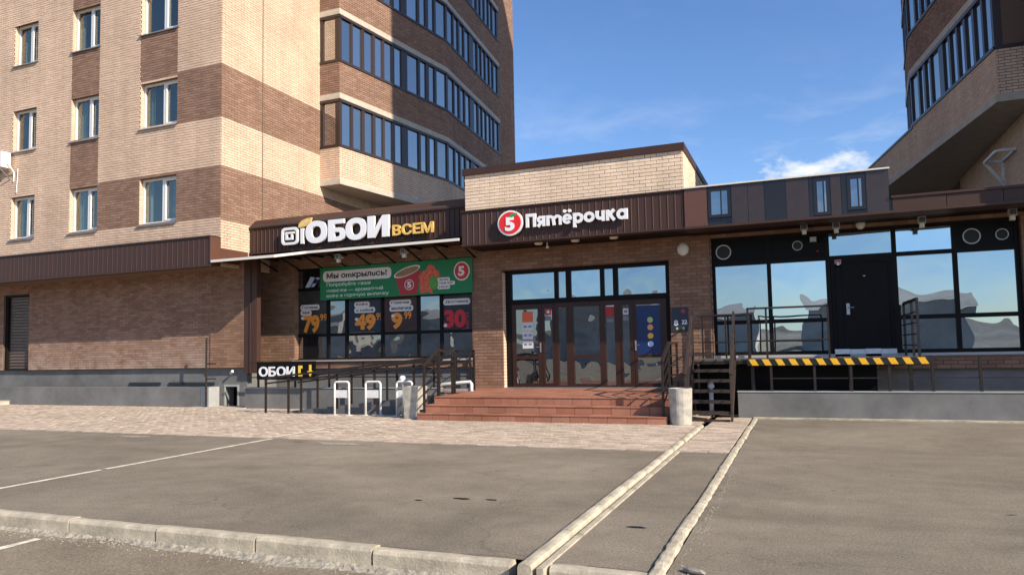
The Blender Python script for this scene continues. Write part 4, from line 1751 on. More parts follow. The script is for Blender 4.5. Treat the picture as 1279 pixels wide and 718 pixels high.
for (a, c, za, zb) in ((-1.88, -1.38, 4.48, 5.17), (.38, .70, 4.34, 5.17), (1.05, 1.40, 4.40, 5.15)):  # framed panes added in place of the reflections smeared along the fascia
    w = thing_part('fascia_reflection', shopC, ((a + c) / 2, 17.0, za))
    mb = MB()
    t = .07
    mb.box(a, 17.0, za, a + t, 17.06, zb)
    mb.box(c - t, 17.0, za, c, 17.06, zb)
    mb.box(a + t, 17.002, za, c - t, 17.06, za + t)
    mb.box(a + t, 17.002, zb - t, c - t, 17.06, zb)
    xm = (a + c) / 2 + .04
    mb.box(xm - .015, 17.003, za + t, xm + .015, 17.06, zb - t)
    mb.build('frame', 'clad_black', w)
    for (p, q) in ((a + t, xm - .015), (xm + .015, c - t)):
        g = MB()
        g.box(p - .002, 17.03, za + t - .002, q + .002, 17.04, zb - t + .002)
        g.build('pane', 'dim_glass', w)
mb = MB()
mb.box(-2.4, 17.62, 5.15, 1.86, 26, 5.20)
mb.box(1.86, 17.62, 4.45, 9, 26, 4.55)
mb.box(-2.0, 18.7, -.3, 9, 26, 4.44)
mb.build('roof', 'roofing', shopC)

SX0, SX1, SZ0, SZ1 = -2.0, 4.46, 1.30, 4.20
holes = [(SX0 + 2.03, SZ0, SX1 + 2.03, SZ1)]
mb = MB()
sheet(mb, (XB1 + .002, WY + .001, 0), (1, 0, 0), (0, -1, 0), 11, 0.93, 4.4, holes, 0.25)
mb.quad((XB1, WY, .93), (9, WY, .93), (9, WY + .4, .93), (XB1, WY + .4, .93))
mb.build('wall', 'brown_mortar', shopC)
bricks(shopC, shopC, (XB1 + .01, WY, 0), (1, 0, 0), (0, -1, 0), 7.5, 0.94, 4.29, 0.28, 0.088, lambda u, z: 0, ['wall_brick'], holes, single=[(-1, 0, 20, 1.3), (-1, 4.2, 20, 5)])
mb = MB()
mb.box(-2.3, 18.40, -.3, 40, 18.8, .928)
mb.build('plinth', 'grey_render', shopC)
mb = MB()
mb.box(SX0, 18.2, 1.235, SX1 + .05, 18.44, 1.29)
mb.build('window_sill', 'lamp_grey', shopC)

FY = 18.42
xsC = [-1.97, -0.665, 0.645, 2.045, 3.24, 4.415]
zsC = [1.33, 2.10, 3.545, 4.16]
skip = {(2, 0), (2, 1), (2, 0, 'h'), (2, 1, 'h'), (0, 2), (1, 2), (4, 2)}
wC = window_grid(shopC, 'shop_window', xsC, zsC, FY, 'dark_frame', 'shop_glass', 0.095, skip)
for (i, j) in ((0, 2), (1, 2), (4, 2)):
    mb = MB()
    mb.box(xsC[i] + .047, FY + .03, zsC[j] + .047, xsC[i + 1] - .047, FY + .06, zsC[j + 1] - .047)
    mb.build('blank_panel', 'black_panel', wC)
vg = thing_part('ventilation', shopC, (1.2, FY, 3.8))
for (x, z, r) in ((-1.71, 3.85, .185), (0.0, 3.89, .115), (3.58, 3.84, .175), (4.15, 3.84, .125)):
    mb = MB()
    ring(mb, x, z, r, r * .86, FY + .0, FY + .035)
    mb.build('vent_ring', 'vent_ring', vg)
    mb = MB()
    mb.prism(ellipse(x, z, r * .86, r * .86), FY + .018, FY + .035)
    n = 7
    for i in range(n):
        zz = z - r * .86 + 2 * r * .86 * (i + .5) / n
        h = math.sqrt(max(0, (r * .84) ** 2 - (zz - z) ** 2))
        mb.bar((x - h, FY + .012, zz), (x + h, FY + .012, zz), .012)
    mb.build('vent_grille', 'vent_dark', vg)
# black steel door with its surround
dd = thing_part('door', shopC, (1.35, FY, 1.38))
mb = MB()
mb.box(.70, FY + .002, 1.28, .79, FY + .09, 3.50)
mb.box(1.90, FY + .002, 1.28, 2.0, FY + .09, 3.50)
mb.box(.79, FY + .004, 3.40, 1.90, FY + .09, 3.498)
mb.build('door_frame', 'black_panel', dd)
mb = MB()
mb.box(.795, FY - .01, 1.285, .93, FY + .05, 3.395)
mb.box(.935, FY - .014, 1.285, 1.895, FY + .05, 3.395)
mb.build('door_leaf', 'black_steel_door', dd)
mb = MB()
mb.box(1.0, FY - .03, 2.20, 1.07, FY - .012, 2.46)
mb.tube([(1.035, FY - .03, 2.36), (1.035, FY - .07, 2.36), (1.16, FY - .07, 2.36)], .012)
mb.build('handle', 'steel', dd)
mb = MB()
mb.prism(ellipse(1.40, 3.08, .085, .085, 20), FY - .03, FY - .012)
mb.prism(ellipse(1.40, 3.08, .05, .05, 16), FY - .045, FY - .028)
mb.build('peephole', 'dark_frame', dd)
mb = MB()
mb.box(1.375, FY - .05, 3.07, 1.425, FY - .044, 3.09)
mb.build('peephole_glint', 'steel', dd)

# ------------------------------------------------------------------ signs
sg = thing('wallpaper_sign', 'white and gold raised letters with square spiral emblem on the ribbed brown fascia', 'sign', (-12, 17.3, 4.7))
yf = 17.22
mb = MB()                                            # rounded square spiral
t = .075
def seg(x0, z0, x1, z1, d=0.0):
    mb.box(min(x0, x1), yf + d, min(z0, z1), max(x0, x1), yf + .07, max(z0, z1))
ex0, ex1, ez0, ez1 = -14.30, -13.66, 4.78, 5.30
def rframe(x0, z0, x1, z1, r, w):
    o = rrect(x0, z0, x1, z1, r, 5)
    i = rrect(x0 + w, z0 + w, x1 - w, z1 - w, max(.02, r - w * .6), 5)
    k = len(o)
    for a in range(k):
        b_ = (a + 1) % k
        q = lambda p, y: (p[0], y, p[1])
        mb.quad(q(i[a], yf), q(o[a], yf), q(o[b_], yf), q(i[b_], yf))
        mb.quad(q(o[a], yf), q(o[a], yf + .07), q(o[b_], yf + .07), q(o[b_], yf))
        mb.quad(q(i[a], yf + .07), q(i[a], yf), q(i[b_], yf), q(i[b_], yf + .07))
rframe(ex0, ez0, ex1 - .03, ez1, .13, t)
seg(ex0 + .15, 4.93, ex0 + .215, 5.17, .001)
seg(ex0 + .215, 4.93, ex0 + .41, 4.99, .001)
seg(ex0 + .35, 4.99, ex0 + .41, 5.10, .001)
seg(ex0 + .215, 5.11, ex0 + .48, 5.17, .001)
mb.build('emblem', 'letter_white', sg)
mb = MB()
mb.box(-13.60, yf, 4.78, -13.49, yf + .07, 5.24)
mb.build('emblem_stem', 'letter_white', sg)
mb = MB()
lf = [(-13.68, 5.26), (-13.60, 5.27), (-13.40, 5.29), (-13.25, 5.40), (-13.20, 5.53), (-13.38, 5.52), (-13.55, 5.47), (-13.66, 5.38)]
mb.prism(lf, yf, yf + .06)
mb.build('leaf', 'letter_gold', sg)
mb = MB()
mb.bar((-13.64, yf - .004, 5.30), (-13.33, yf - .004, 5.46), .012, .02)
mb.build('leaf_vein', 'letter_white', sg)
def big(poly_fn, name='letter'):
    m_ = MB()
    poly_fn(m_)
    return m_.build(name, 'letter_white', sg)
def letter_O(x0, x1, z0, z1):
    def fn(m_):
        o = [((x0 + x1) / 2 + (x1 - x0) / 2 * math.copysign(abs(math.cos(a)) ** .88, math.cos(a)), (z0 + z1) / 2 + (z1 - z0) / 2 * math.copysign(abs(math.sin(a)) ** .88, math.sin(a))) for a in [2 * math.pi * k / 36 for k in range(36)]]
        cx, cz = (x0 + x1) / 2, (z0 + z1) / 2
        i = [(cx + (x - cx) * .46, cz + (z - cz) * .52) for x, z in o]
        for a in range(36):
            b_ = (a + 1) % 36
            q = lambda p, y: (p[0], y, p[1])
            m_.quad(q(i[a], yf), q(o[a], yf), q(o[b_], yf), q(i[b_], yf))
            m_.quad(q(o[a], yf), q(o[a], yf + .08), q(o[b_], yf + .08), q(o[b_], yf))
            m_.quad(q(i[a], yf + .08), q(i[a], yf), q(i[b_], yf), q(i[b_], yf + .08))
    big(fn)
def letter_BE(x0, x1, z0, z1):
    w, h = x1 - x0, z1 - z0
    def fn(m_):
        out = [(x0, z0), (x0 + w * .62, z0)]
        for k in range(9):
            a = R(-90 + 180 * k / 8)
            out.append((x0 + w * .64 + w * .36 * math.cos(a), z0 + h * .31 + h * .31 * math.sin(a)))
        out += [(x0 + w * .34, z0 + h * .62), (x0 + w * .34, z0 + h * .80), (x0 + w * .9, z0 + h * .80), (x0 + w * .9, z1), (x0, z1)]
        # counter as a slit-joined hole: build as outer ring pieces
        inn = [(x0 + w * .36, z0 + h * .2), (x0 + w * .58, z0 + h * .2)]
        for k in range(7):
            a = R(-90 + 180 * k / 6)
            inn.append((x0 + w * .58 + w * .1 * math.cos(a), z0 + h * .31 + h * .11 * math.sin(a)))
        inn += [(x0 + w * .36, z0 + h * .42)]
        poly = out + [out[0]] 
        bm = bmesh.new()
        ov = [bm.verts.new((x, yf, z)) for x, z in out]
        iv = [bm.verts.new((x, yf, z)) for x, z in inn]
        es = [bm.edges.new((ov[k], ov[(k + 1) % len(ov)])) for k in range(len(ov))] + [bm.edges.new((iv[k], iv[(k + 1) % len(iv)])) for k in range(len(iv))]
        bmesh.ops.triangle_fill(bm, use_beauty=True, edges=es)
        bm.verts.index_update()
        n = len(m_.v)
        m_.v += [tuple(v.co) for v in bm.verts]
        for f_ in bm.faces:
            ids = [v.index for v in f_.verts]
            if f_.normal.y > 0:
                ids.reverse()
            m_.f.append(tuple(n + k for k in ids))
            m_.m.append(0)
        bm.free()
        q = lambda p, y: (p[0], y, p[1])
        for lp, s_ in ((out, 1), (inn, -1)):
            for k in range(len(lp)):
                a, b_ = lp[k], lp[(k + 1) % len(lp)]
                if s_ > 0:
                    m_.quad(q(a, yf), q(a, yf + .08), q(b_, yf + .08), q(b_, yf))
                else:
                    m_.quad(q(a, yf + .08), q(a, yf), q(b_, yf), q(b_, yf + .08))
    big(fn)
def letter_I(x0, x1, z0, z1):
    w = x1 - x0
    def fn(m_):
        m_.prism([(x0, z0), (x0 + w * .30, z0), (x0 + w * .68, z0 + (z1 - z0) * .62), (x0 + w * .68, z0), (x1, z0), (x1, z1), (x0 + w * .70, z1), (x0 + w * .32, z0 + (z1 - z0) * .38), (x0 + w * .32, z1), (x0, z1)], yf, yf + .08)
    big(fn)
letter_O(-13.42, -12.66, 4.76, 5.42)
letter_BE(-12.62, -12.02, 4.77, 5.40)
letter_O(-12.02, -11.32, 4.75, 5.39)
letter_I(-11.28, -10.58, 4.77, 5.39)
letters('ВСЕМ', -10.47, -9.18, 4.775, .30, yf, .06, 'letter_gold', sg, gap=.06, bold=.028, capref='В')

gs = thing('grocery_sign', 'round red badge with white numeral beside white raised lettering above the entrance', 'sign', (-5.5, 16.9, 4.45))
yf = 16.90
cx, cz = -6.79, 4.77
mb = MB()
mb.prism(ellipse(cx, cz, .345, .325, 40), yf, yf + .07)
mb.build('badge_rim', 'letter_white', gs)
mb = MB()
mb.prism(ellipse(cx, cz, .300, .282, 40), yf - .012, yf)
mb.build('badge_disc', 'sign_red', gs)
text('5', cx - .135, cx + .125, cz - .21, cz + .15, yf - .026, .014, 'letter_white', gs, 'numeral', .045)
mb = MB()
mb.prism([(cx - .02, cz + .155), (cx + .06, cz + .14), (cx + .15, cz + .17), (cx + .21, cz + .235), (cx + .10, cz + .24), (cx + .02, cz + .21)], yf - .03, yf - .012)
mb.build('leaf', 'sign_green', gs)


def stroke(m_, pts, w, y0, y1):
    """ribbon of even width with square ends"""
    k = len(pts)
    lft, rgt = [], []
    for i, (x, z) in enumerate(pts):
        a = pts[max(i - 1, 0)]
        b_ = pts[min(i + 1, k - 1)]
        dx, dz = b_[0] - a[0], b_[1] - a[1]
        l_ = math.hypot(dx, dz)
        nx_, nz_ = -dz / l_ * w / 2, dx / l_ * w / 2
        lft.append((x + nx_, z + nz_))
        rgt.append((x - nx_, z - nz_))
    for i in range(k - 1):
        m_.prism([rgt[i], rgt[i + 1], lft[i + 1], lft[i]], y0, y1)


def arc(cx, cz, rx, rz, a0, a1, n=12):
    return [(cx + rx * math.cos(R(a0 + (a1 - a0) * i / n)), cz + rz * math.sin(R(a0 + (a1 - a0) * i / n))) for i in range(n + 1)]


KX = (6.37 - 3.75) / (1172 - 325)
WS, ZB_, XH, CAPH = .078, 4.615, .262, .345
h = WS / 2
def glyph(a, c, strokes):
    x0, x1 = -6.37 + (a - 325) * KX, -6.37 + (c - 325) * KX
    m_ = MB()
    for i, (pts, w) in enumerate(strokes(x0, x1)):
        stroke(m_, pts, w, yf - .0012 * i, yf + .06 - .0012 * i)
    m_.build('letter', 'letter_white', gs)
def bowl(x0, x1):
    return arc((x0 + x1) / 2, ZB_ + XH / 2, (x1 - x0) / 2 - h, XH / 2 - h, 0, 360, 26)
glyph(327, 415, lambda a, c: [([(a + h, ZB_), (a + h, ZB_ + CAPH)], WS), ([(c - h, ZB_), (c - h, ZB_ + CAPH)], WS), ([(a + h, ZB_ + CAPH - h), (c - h, ZB_ + CAPH - h)], WS)])
glyph(425, 495, lambda a, c: [([(c - h, ZB_), (c - h, ZB_ + XH)], WS), ([(c - h, ZB_ + XH - h * .9)] + arc(a + .085, ZB_ + XH - .085, .085 - h * .8, .085 - h * .8, 90, 270) + [(c - h, ZB_ + XH - .17 + h * .8)], WS * .85), ([(a + .02, ZB_), (a + .125, ZB_ + .12)], WS)])
glyph(505, 635, lambda a, c: [([(a + h, ZB_), (a + h, ZB_ + XH)], WS), ([(a + h, ZB_ + XH - .09)] + arc((a + c) / 2 - .092, ZB_ + XH - .10, .072, .10 - h, 160, 0) + [((a + c) / 2, ZB_)], WS * .92), ([((a + c) / 2, ZB_ + XH - .09)] + arc((a + c) / 2 + .092, ZB_ + XH - .10, .072, .10 - h, 160, 0) + [(c - h, ZB_)], WS * .92)])
glyph(640, 722, lambda a, c: [(arc((a + c) / 2, ZB_ + XH / 2, (c - a) / 2 - h, XH / 2 - h, 0, 318, 24), WS * .92), ([(a + h, ZB_ + XH / 2), (c - h * .4, ZB_ + XH / 2)], WS * .7)])
for dx in (.0, .125):
    m_ = MB()
    xd = -6.37 + (681 - 325) * KX - .0625 + dx
    m_.prism(ellipse(xd, ZB_ + XH + .07, .042, .042, 14), yf, yf + .06)
    m_.build('letter_dot', 'letter_white', gs)
glyph(730, 815, lambda a, c: [([(a + h, ZB_ - .095), (a + h, ZB_ + XH)], WS), (bowl(a, c), WS)])
glyph(818, 908, lambda a, c: [(bowl(a, c), WS)])
glyph(915, 990, lambda a, c: [([(c - h, ZB_), (c - h, ZB_ + XH)], WS), ([(a + h, ZB_ + XH), (a + h, ZB_ + XH * .62)] + arc(a + h + .07, ZB_ + XH * .55, .07, .07, 180, 270, 6) + [(c - h, ZB_ + XH * .55 - .07)], WS)])
glyph(1000, 1080, lambda a, c: [([(a + h, ZB_), (a + h, ZB_ + XH)], WS), ([(a + h, ZB_ + XH * .45), (c - h * 1.1, ZB_ + XH)], WS), ([(a + .09, ZB_ + XH * .56), (c - h, ZB_)], WS)])
glyph(1084, 1172, lambda a, c: [([(c - h, ZB_), (c - h, ZB_ + XH)], WS), (bowl(a, c), WS)])


# small board behind the ramp rail
ss = thing('shop_board', 'small dark board with white letters and yellow arrow hung behind the ramp railing', 'sign', (-13.3, 16.2, .85))
mb = MB()
mb.box(-14.30, 16.20, .84, -12.30, 16.235, 1.34)
mb.build('board', 'black_panel', ss)
letters('ОБОИ', -14.22, -12.98, .93, .27, 16.188, .012, 'letter_white', ss, gap=.05, bold=.03, capref='Б')
mb = MB()
mb.box(-12.86, 16.188, .93, -12.79, 16.2, 1.22)
mb.box(-12.79, 16.188, 1.14, -12.73, 16.2, 1.22)
mb.box(-12.79, 16.188, .93, -12.73, 16.2, 1.0)
mb.build('bracket_mark', 'print_yellow', ss)
mb = MB()
mb.box(-12.50, 16.188, 1.05, -12.43, 16.2, 1.24)
mb.prism([(-12.465, .92), (-12.37, 1.07), (-12.56, 1.07)], 16.187, 16.2)
mb.build('arrow', 'print_yellow', ss)

# green banner
bn = thing('banner', 'long green advertising banner with cup picture across the shop window', 'banner', (-11, 18.3, 3.2))
by = 18.24
mb = MB()
mb.box(-13.66, by, 3.17, -8.50, by + .02, 4.16)
for x in (-13.5, -12.2, -11.0, -9.8, -8.65):
    mb.box(x, by + .02, 3.5, x + .03, 18.46, 3.53)
mb.build('cloth', 'banner_green', bn)
mb = MB()
mb.prism(rrect(-13.55, 3.72, -11.13, 4.05, .12), by - .004, by)
mb.build('caption_field', 'banner_pill', bn)
text('Мы оmкрылuсь!', -13.42, -11.28, 3.775, 3.995, by - .007, .003, 'print_black', bn, 'caption', .03)
text('Попробуйте наши', -13.42, -11.85, 3.55, 3.69, by - .003, .003, 'banner_text', bn, 'caption', .012)
text('новинки — ароматный', -13.42, -11.42, 3.375, 3.51, by - .003, .003, 'banner_text', bn, 'caption', .012)
text('кофе и горячую выпечку', -13.42, -11.22, 3.215, 3.345, by - .003, .003, 'banner_text', bn, 'caption', .012)
mb = MB()
mb.prism([(-10.83, 3.20), (-10.28, 3.20), (-10.15, 3.86), (-10.28, 3.93), (-10.88, 3.80), (-10.98, 3.72)], by - .004, by)
mb.build('cup', 'cup_red', bn)
mb = MB()
mb.prism([(-10.60 + .45 * math.cos(a) * .98, 3.88 + .13 * math.sin(a) + .12 * math.cos(a)) for a in [2 * math.pi * k / 24 for k in range(24)]], by - .008, by - .004)
mb.build('cup_lip', 'banner_pill', bn)
mb = MB()
mb.prism([(-10.60 + .40 * math.cos(a) * .98, 3.875 + .10 * math.sin(a) + .10 * math.cos(a)) for a in [2 * math.pi * k / 24 for k in range(24)]], by - .012, by - .008)
mb.build('coffee', 'coffee', bn)
mb = MB()
ring(mb, -10.53, 3.49, .155, .135, by - .007, by - .004, 24)
mb.build('cup_ring', 'banner_pill', bn)
text('5', -10.60, -10.46, 3.40, 3.58, by - .007, .003, 'banner_pill', bn, 'numeral', .05)
rnd = random.Random(5)
mb = MB()
pp_ = []
for k in range(26):
    a = 2 * math.pi * k / 26
    rr = 1 + .18 * math.sin(5 * a) + rnd.uniform(-.1, .1)
    pp_.append((-9.90 + .30 * rr * math.cos(a) + .10 * math.sin(a), 3.60 + .40 * rr * math.sin(a)))
mb.prism(pp_, by - .006, by - .002)
mb.build('pastry_picture', 'pastry', bn)
mb = MB()
mb.prism(ellipse(-9.72, 3.50, .16, .20, 14), by - .009, by - .006)
mb.build('salad_picture', 'salad', bn)
for (zz, a, c, s_) in ((3.58, -9.60, -9.20, 'Печём'), (3.47, -9.58, -9.04, 'при вас'), (3.36, -9.60, -9.20, 'и вкусно')):
    mb = MB()
    mb.prism(rrect(a, zz - .055, c, zz + .058, .05), by - .013, by - .009)
    mb.build('caption_field', 'banner_pill', bn)
    text(s_, a + .05, c - .05, zz - .03, zz + .035, by - .015, .002, 'print_black', bn, 'caption', .01)
mb = MB()
mb.prism(ellipse(-8.83, 3.79, .25, .27, 32), by - .004, by)
mb.build('badge_rim', 'banner_pill', bn)
mb = MB()
mb.prism(ellipse(-8.83, 3.79, .215, .235, 32), by - .008, by - .004)
mb.build('badge_disc', 'print_red', bn)
text('5', -8.94, -8.74, 3.65, 3.93, by - .012, .004, 'banner_pill', bn, 'numeral', .045)

# price stickers on the panes
PY_ = 18.46 + .045 - .004
def pills(par, rows):
    for (x0, x1, zc, h, s_) in rows:
        m_ = MB()
        m_.prism(rrect(x0, zc - h / 2, x1, zc + h / 2, h * .42), PY_ - .005, PY_ - .001)
        m_.build('caption_field', 'banner_pill', par)
        text(s_, x0 + .07, x1 - .07, zc - h * .24, zc + h * .26, PY_ - .008, .003, 'print_black', par, 'caption', .02)
def price(label, rows, big_, bx, small, sx, mat, z0=2.24, z1=2.80, star=None, field=None):
    o = thing('price_sticker', label, 'sticker', ((bx[0] + bx[1]) / 2, PY_, z0), 'price stickers on the shop window')
    if field:
        m_ = MB()
        m_.box(field[0], PY_ - .0015, 2.16, field[1], PY_ - .0003, 3.50)
        m_.build('sheet', field[2], o)
    pills(o, rows)
    text(big_, bx[0], bx[1], z0, z1, PY_ - .004, .003, mat, o, 'price', .055)
    if small:
        text(small, sx[0], sx[1], z1 - .20, z1 + .02, PY_ - .004, .003, mat if mat != 'print_red' else 'print_red', o, 'price_suffix', .02)
    m_ = MB()
    sx_, sz_ = star
    m_.prism(ellipse(sx_, sz_, .06, .05, 12), PY_ - .008, PY_ - .004)
    m_.build('price_dot', 'banner_pill', o)
    return o
price('orange seventy nine price sticker under caption for ready meals', [(-14.60, -13.88, 2.99, .17, 'Готовая'), (-14.60, -14.18, 2.82, .16, 'еда')], '79', (-14.50, -13.88), '99', (-13.86, -13.60), 'print_orange', 2.18, 2.75, (-14.52, 2.66), (-14.67, -13.60, 'field_grey'))
price('orange forty nine price sticker under caption for coffee to go', [(-12.60, -12.05, 3.00, .17, 'Кофе'), (-12.60, -11.86, 2.83, .17, 'с собой')], '49', (-12.58, -11.84), '99', (-11.82, -11.62), 'print_orange', 2.22, 2.71, (-12.52, 2.56), (-12.82, -11.65, 'field_blue'))
price('orange nine price sticker under caption for hot pastries', [(-11.36, -10.62, 3.00, .17, 'Горячая'), (-11.36, -10.55, 2.83, .17, 'выпечка')], '9', (-11.30, -10.92), '99', (-10.86, -10.62), 'print_orange', 2.22, 2.71, (-11.24, 2.62), (-11.55, -10.42, 'field_red'))
o = price('red thirty minute price sticker under caption for home delivery', [(-9.56, -8.70, 2.95, .18, 'Доставка')], '30', (-9.54, -8.84), None, None, 'print_red', 2.20, 2.73, (-9.50, 2.28), (-9.57, -8.65, 'field_dark'))
tt = text('МИН', -8.98, -8.52, 2.40, 2.50, PY_ - .004, .003, 'print_red', o, 'price_suffix', .02)
tt.rotation_euler = (0, R(-90), 0)
# wing shaped blue sticker in the top pane
bs = thing('window_sticker', 'small blue and white sticker in the top pane beside the banner', 'sticker', (-14.2, PY_, 3.62))
mb = MB()
mb.prism([(-14.42, 3.62), (-14.25, 3.62), (-14.05, 3.92), (-14.22, 3.95)], PY_ - .004, PY_)
mb.prism([(-14.20, 3.62), (-14.08, 3.64), (-13.86, 3.90), (-14.0, 3.92)], PY_ - .004, PY_)
mb.build('print', 'badge_blue', bs)
mb = MB()
mb.prism([(-14.12, 3.74), (-14.02, 3.72), (-13.90, 3.83), (-14.02, 3.88)], PY_ - .007, PY_ - .004)
mb.build('print_mark', 'poster_blue', bs)

# door posters
dy = EY + .011
pl = thing('door_poster', 'stack of white notices under an orange sheet on the glass door', 'poster', (-6.97, dy, 1.5))
for (za, zb, m_) in ((2.29, 2.58, 'poster_orange'), (2.06, 2.27, 'paper'), (1.82, 2.03, 'paper'), (1.57, 1.78, 'paper')):
    mb = MB()
    mb.box(-7.13, dy - .004, za, -6.82, dy, zb)
    mb.build('sheet', m_, pl)
    if m_ == 'paper':
        mb = MB()
        for q in range(2):
            mb.box(-7.09 + q * .14, dy - .007, (za + zb) / 2 - .02, -7.0 + q * .14, dy - .004, (za + zb) / 2 + .03)
        mb.build('print', 'paper_grey', pl)
pr = thing('door_poster', 'dark blue poster with column of four coloured discs on the glass door', 'poster', (-3.64, dy, 1.4))
mb = MB()
mb.box(-3.945, dy - .005, 1.37, -3.335, dy - .001, 2.62)
mb.build('sheet', 'poster_blue', pr)
for (zz, m_) in ((2.24, 'badge_green'), (2.05, 'badge_orange'), (1.83, 'badge_yellow'), (1.62, 'badge_blue')):
    mb = MB()
    mb.prism(ellipse(-3.60, zz, .075, .075, 20), dy - .008, dy - .005)
    mb.build('disc', m_, pr)
for (x0, x1, zz, s_, lab) in ((-6.45, -6.29, 2.55, 'red', 'small red and white notice on the narrow door by the white papers'), (-4.30, -4.16, 2.48, 'grey', 'pale grey notices on the narrow door beside the blue poster')):
    d_ = thing('door_sticker', lab, 'sticker', ((x0 + x1) / 2, dy, zz - .1))
    mb = MB()
    mb.box(x0, dy - .003, zz - .08, x1, dy, zz + .08)
    mb.build('sheet', 'print_red' if s_ == 'red' else 'paper', d_)
    mb = MB()
    mb.prism(ellipse((x0 + x1) / 2, zz, .045, .045, 14), dy - .006, dy - .003)
    mb.build('print', 'paper' if s_ == 'red' else 'paper_grey', d_)
    mb = MB()
    mb.box(x0, dy - .003, zz - .24, x1, dy, zz - .12)
    mb.build('sheet', 'paper_grey', d_)
d_ = thing('door_sticker', 'dull red notice high on the fixed side light between the doors', 'sticker', (-4.66, EY + .045, 2.4))
mb = MB()
mb.box(-4.775, EY + .042, 2.36, -4.55, EY + .046, 2.63)
mb.build('sheet', 'cup_red', d_)
mb = MB()
mb.box(-4.75, EY + .042, 2.22, -4.57, EY + .046, 2.30)
mb.build('print', 'paper_grey', d_)
# opening hours on the wall
oh = thing('hours_sign', 'dark plate with white opening hours on the brick pier beside the doors', 'sign', (-2.80, 18.27, 1.9))
mb = MB()
mb.box(-3.0, 18.262, 1.92, -2.60, 18.286, 2.52)
mb.build('plate', 'schedule_dark', oh)
text('8', -2.955, -2.85, 2.06, 2.20, 18.258, .004, 'letter_white', oh, 'numeral', .03)
text('22', -2.76, -2.63, 2.10, 2.20, 18.258, .004, 'letter_white', oh, 'numeral', .03)
mb = MB()
mb.prism(ellipse(-2.72, 2.42, .05, .045, 14), 18.258, 18.262)
mb.build('badge', 'print_red', oh)
mb = MB()
mb.prism(ellipse(-2.88, 1.99, .03, .03, 10), 18.258, 18.262)
mb.prism(ellipse(-2.72, 1.99, .03, .03, 10), 18.258, 18.262)
mb.build('dot', 'badge_green', oh)
fs = thing('fire_sign', 'small red and white safety sign beside the black steel door', 'sign', (.87, 18.4, 3.3))
mb = MB()
mb.box(.80, FY - .006, 3.31, .93, FY + .002, 3.49)
mb.build('plate', 'paper', fs)
mb = MB()
mb.box(.81, FY - .010, 3.32, .92, FY - .006, 3.48)
mb.build('field', 'print_red', fs)
mb = MB()
mb.box(.835, FY - .013, 3.36, .895, FY - .010, 3.44)
mb.box(.845, FY - .014, 3.385, .92, FY - .011, 3.405)
mb.build('pictogram', 'paper', fs)

# ------------------------------------------------------------------ entrance steps
st = thing('entrance_steps', 'three red tiled steps and tiled landing before the glass doors', 'steps', (-5.2, 16, 0))
PZ_ = .5
rz_ = PZ_ / 3
core = MB()
core.box(-8.02, 14.22, -.1, -2.50, 14.5, rz_ - .012)
core.box(-7.93, 14.47, -.1, -2.50, 14.75, 2 * rz_ - .012)
core.box(-7.84, 14.72, -.1, -2.50, 18.4, PZ_ - .012)
core.box(-8.62, 16.45, -.1, -7.842, 18.39, PZ_ - .014)
core.build('core', 'ramp_concrete', st)
def tile(x0, y0, z0, x1, y1, z1, name='tile'):
    key = ('tile', round(x1 - x0, 3), round(y1 - y0, 3), round(z1 - z0, 3))
    if key not in _bmesh:
        m_ = MB()
        a, b_, c = (x1 - x0) / 2, (y1 - y0) / 2, z1 - z0
        m_.box(-a, -b_, 0, a, b_, c)
        me = bpy.data.meshes.new('tile')
        me.from_pydata(m_.v, [], m_.f)
        me.materials.append(M['terracotta'])
        _bmesh[key] = me
    place(name, _bmesh[key], ((x0 + x1) / 2, (y0 + y1) / 2 + random.uniform(-.0015, .0015), z0 + random.uniform(-.0015, .0015)), st)
TW = .40
g_ = .008
for i, (xl, y, ztop) in enumerate(((-8.04, 14.20, rz_), (-7.95, 14.45, 2 * rz_), (-7.86, 14.70, PZ_))):
    n = int(round((-2.49 - xl) / TW))
    w = (-2.49 - xl) / n
    for k in range(n):
        a = xl + k * w
        tile(a + g_ / 2, y, ztop - rz_ + .003, a + w - g_ / 2, y + .018, ztop - .024, 'riser_tile')
        if i < 2:
            tile(a + g_ / 2, y - .015, ztop - .022, a + w - g_ / 2, y + .25, ztop, 'tread_tile')
    tile(xl, y + .02, ztop - rz_ + .003, xl + .018, y + .25, ztop - .024, 'side_tile')
n = 14
w = (-2.49 + 7.86) / n
for k in range(n):
    for j in range(9):
        ya = 14.685 + j * .41
        if ya > 18.5:
            continue
        yb = min(ya + .405, 18.42)
        if yb - ya < .05:
            continue
        a = -7.86 + k * w
        tile(a + g_ / 2, ya, PZ_ - .02, a + w - g_ / 2, yb, PZ_)
for k in range(2):
    for j in range(5):
        tile(-8.64 + k * .385 + g_, 16.44 + j * .40, PZ_ - .02, -8.64 + (k + 1) * .385, 16.44 + (j + 1) * .40 - g_, PZ_)

# ------------------------------------------------------------------ ramp, low walls
rmp = thing('ramp', 'sloping dark concrete ramp running along the shop to the red steps', 'ramp', (-10.3, 15.8, 0))
mb = MB()
x0, x1, y0, y1, zt = -12.35, -7.86, 15.25, 16.43, .46
v = [(x0, y0, 0.0), (x1 - .0, y0, zt), (x1, y1, zt), (x0, y1, 0.0), (x0, y0, -.1), (x1, y0, -.1), (x1, y1, -.1), (x0, y1, -.1)]
mb.v = v
mb.f = [(0, 1, 2, 3), (4, 5, 1, 0), (5, 6, 2, 1), (6, 7, 3, 2), (7, 4, 0, 3), (7, 6, 5, 4)]
mb.m = [0] * 6
mb.build('body', 'ramp_concrete', rmp)
mb = MB()
mb.bar((x0, y0 + .04, .035), (x1, y0 + .04, zt + .035), .08, .07)
mb.build('curb', 'ramp_concrete', rmp)

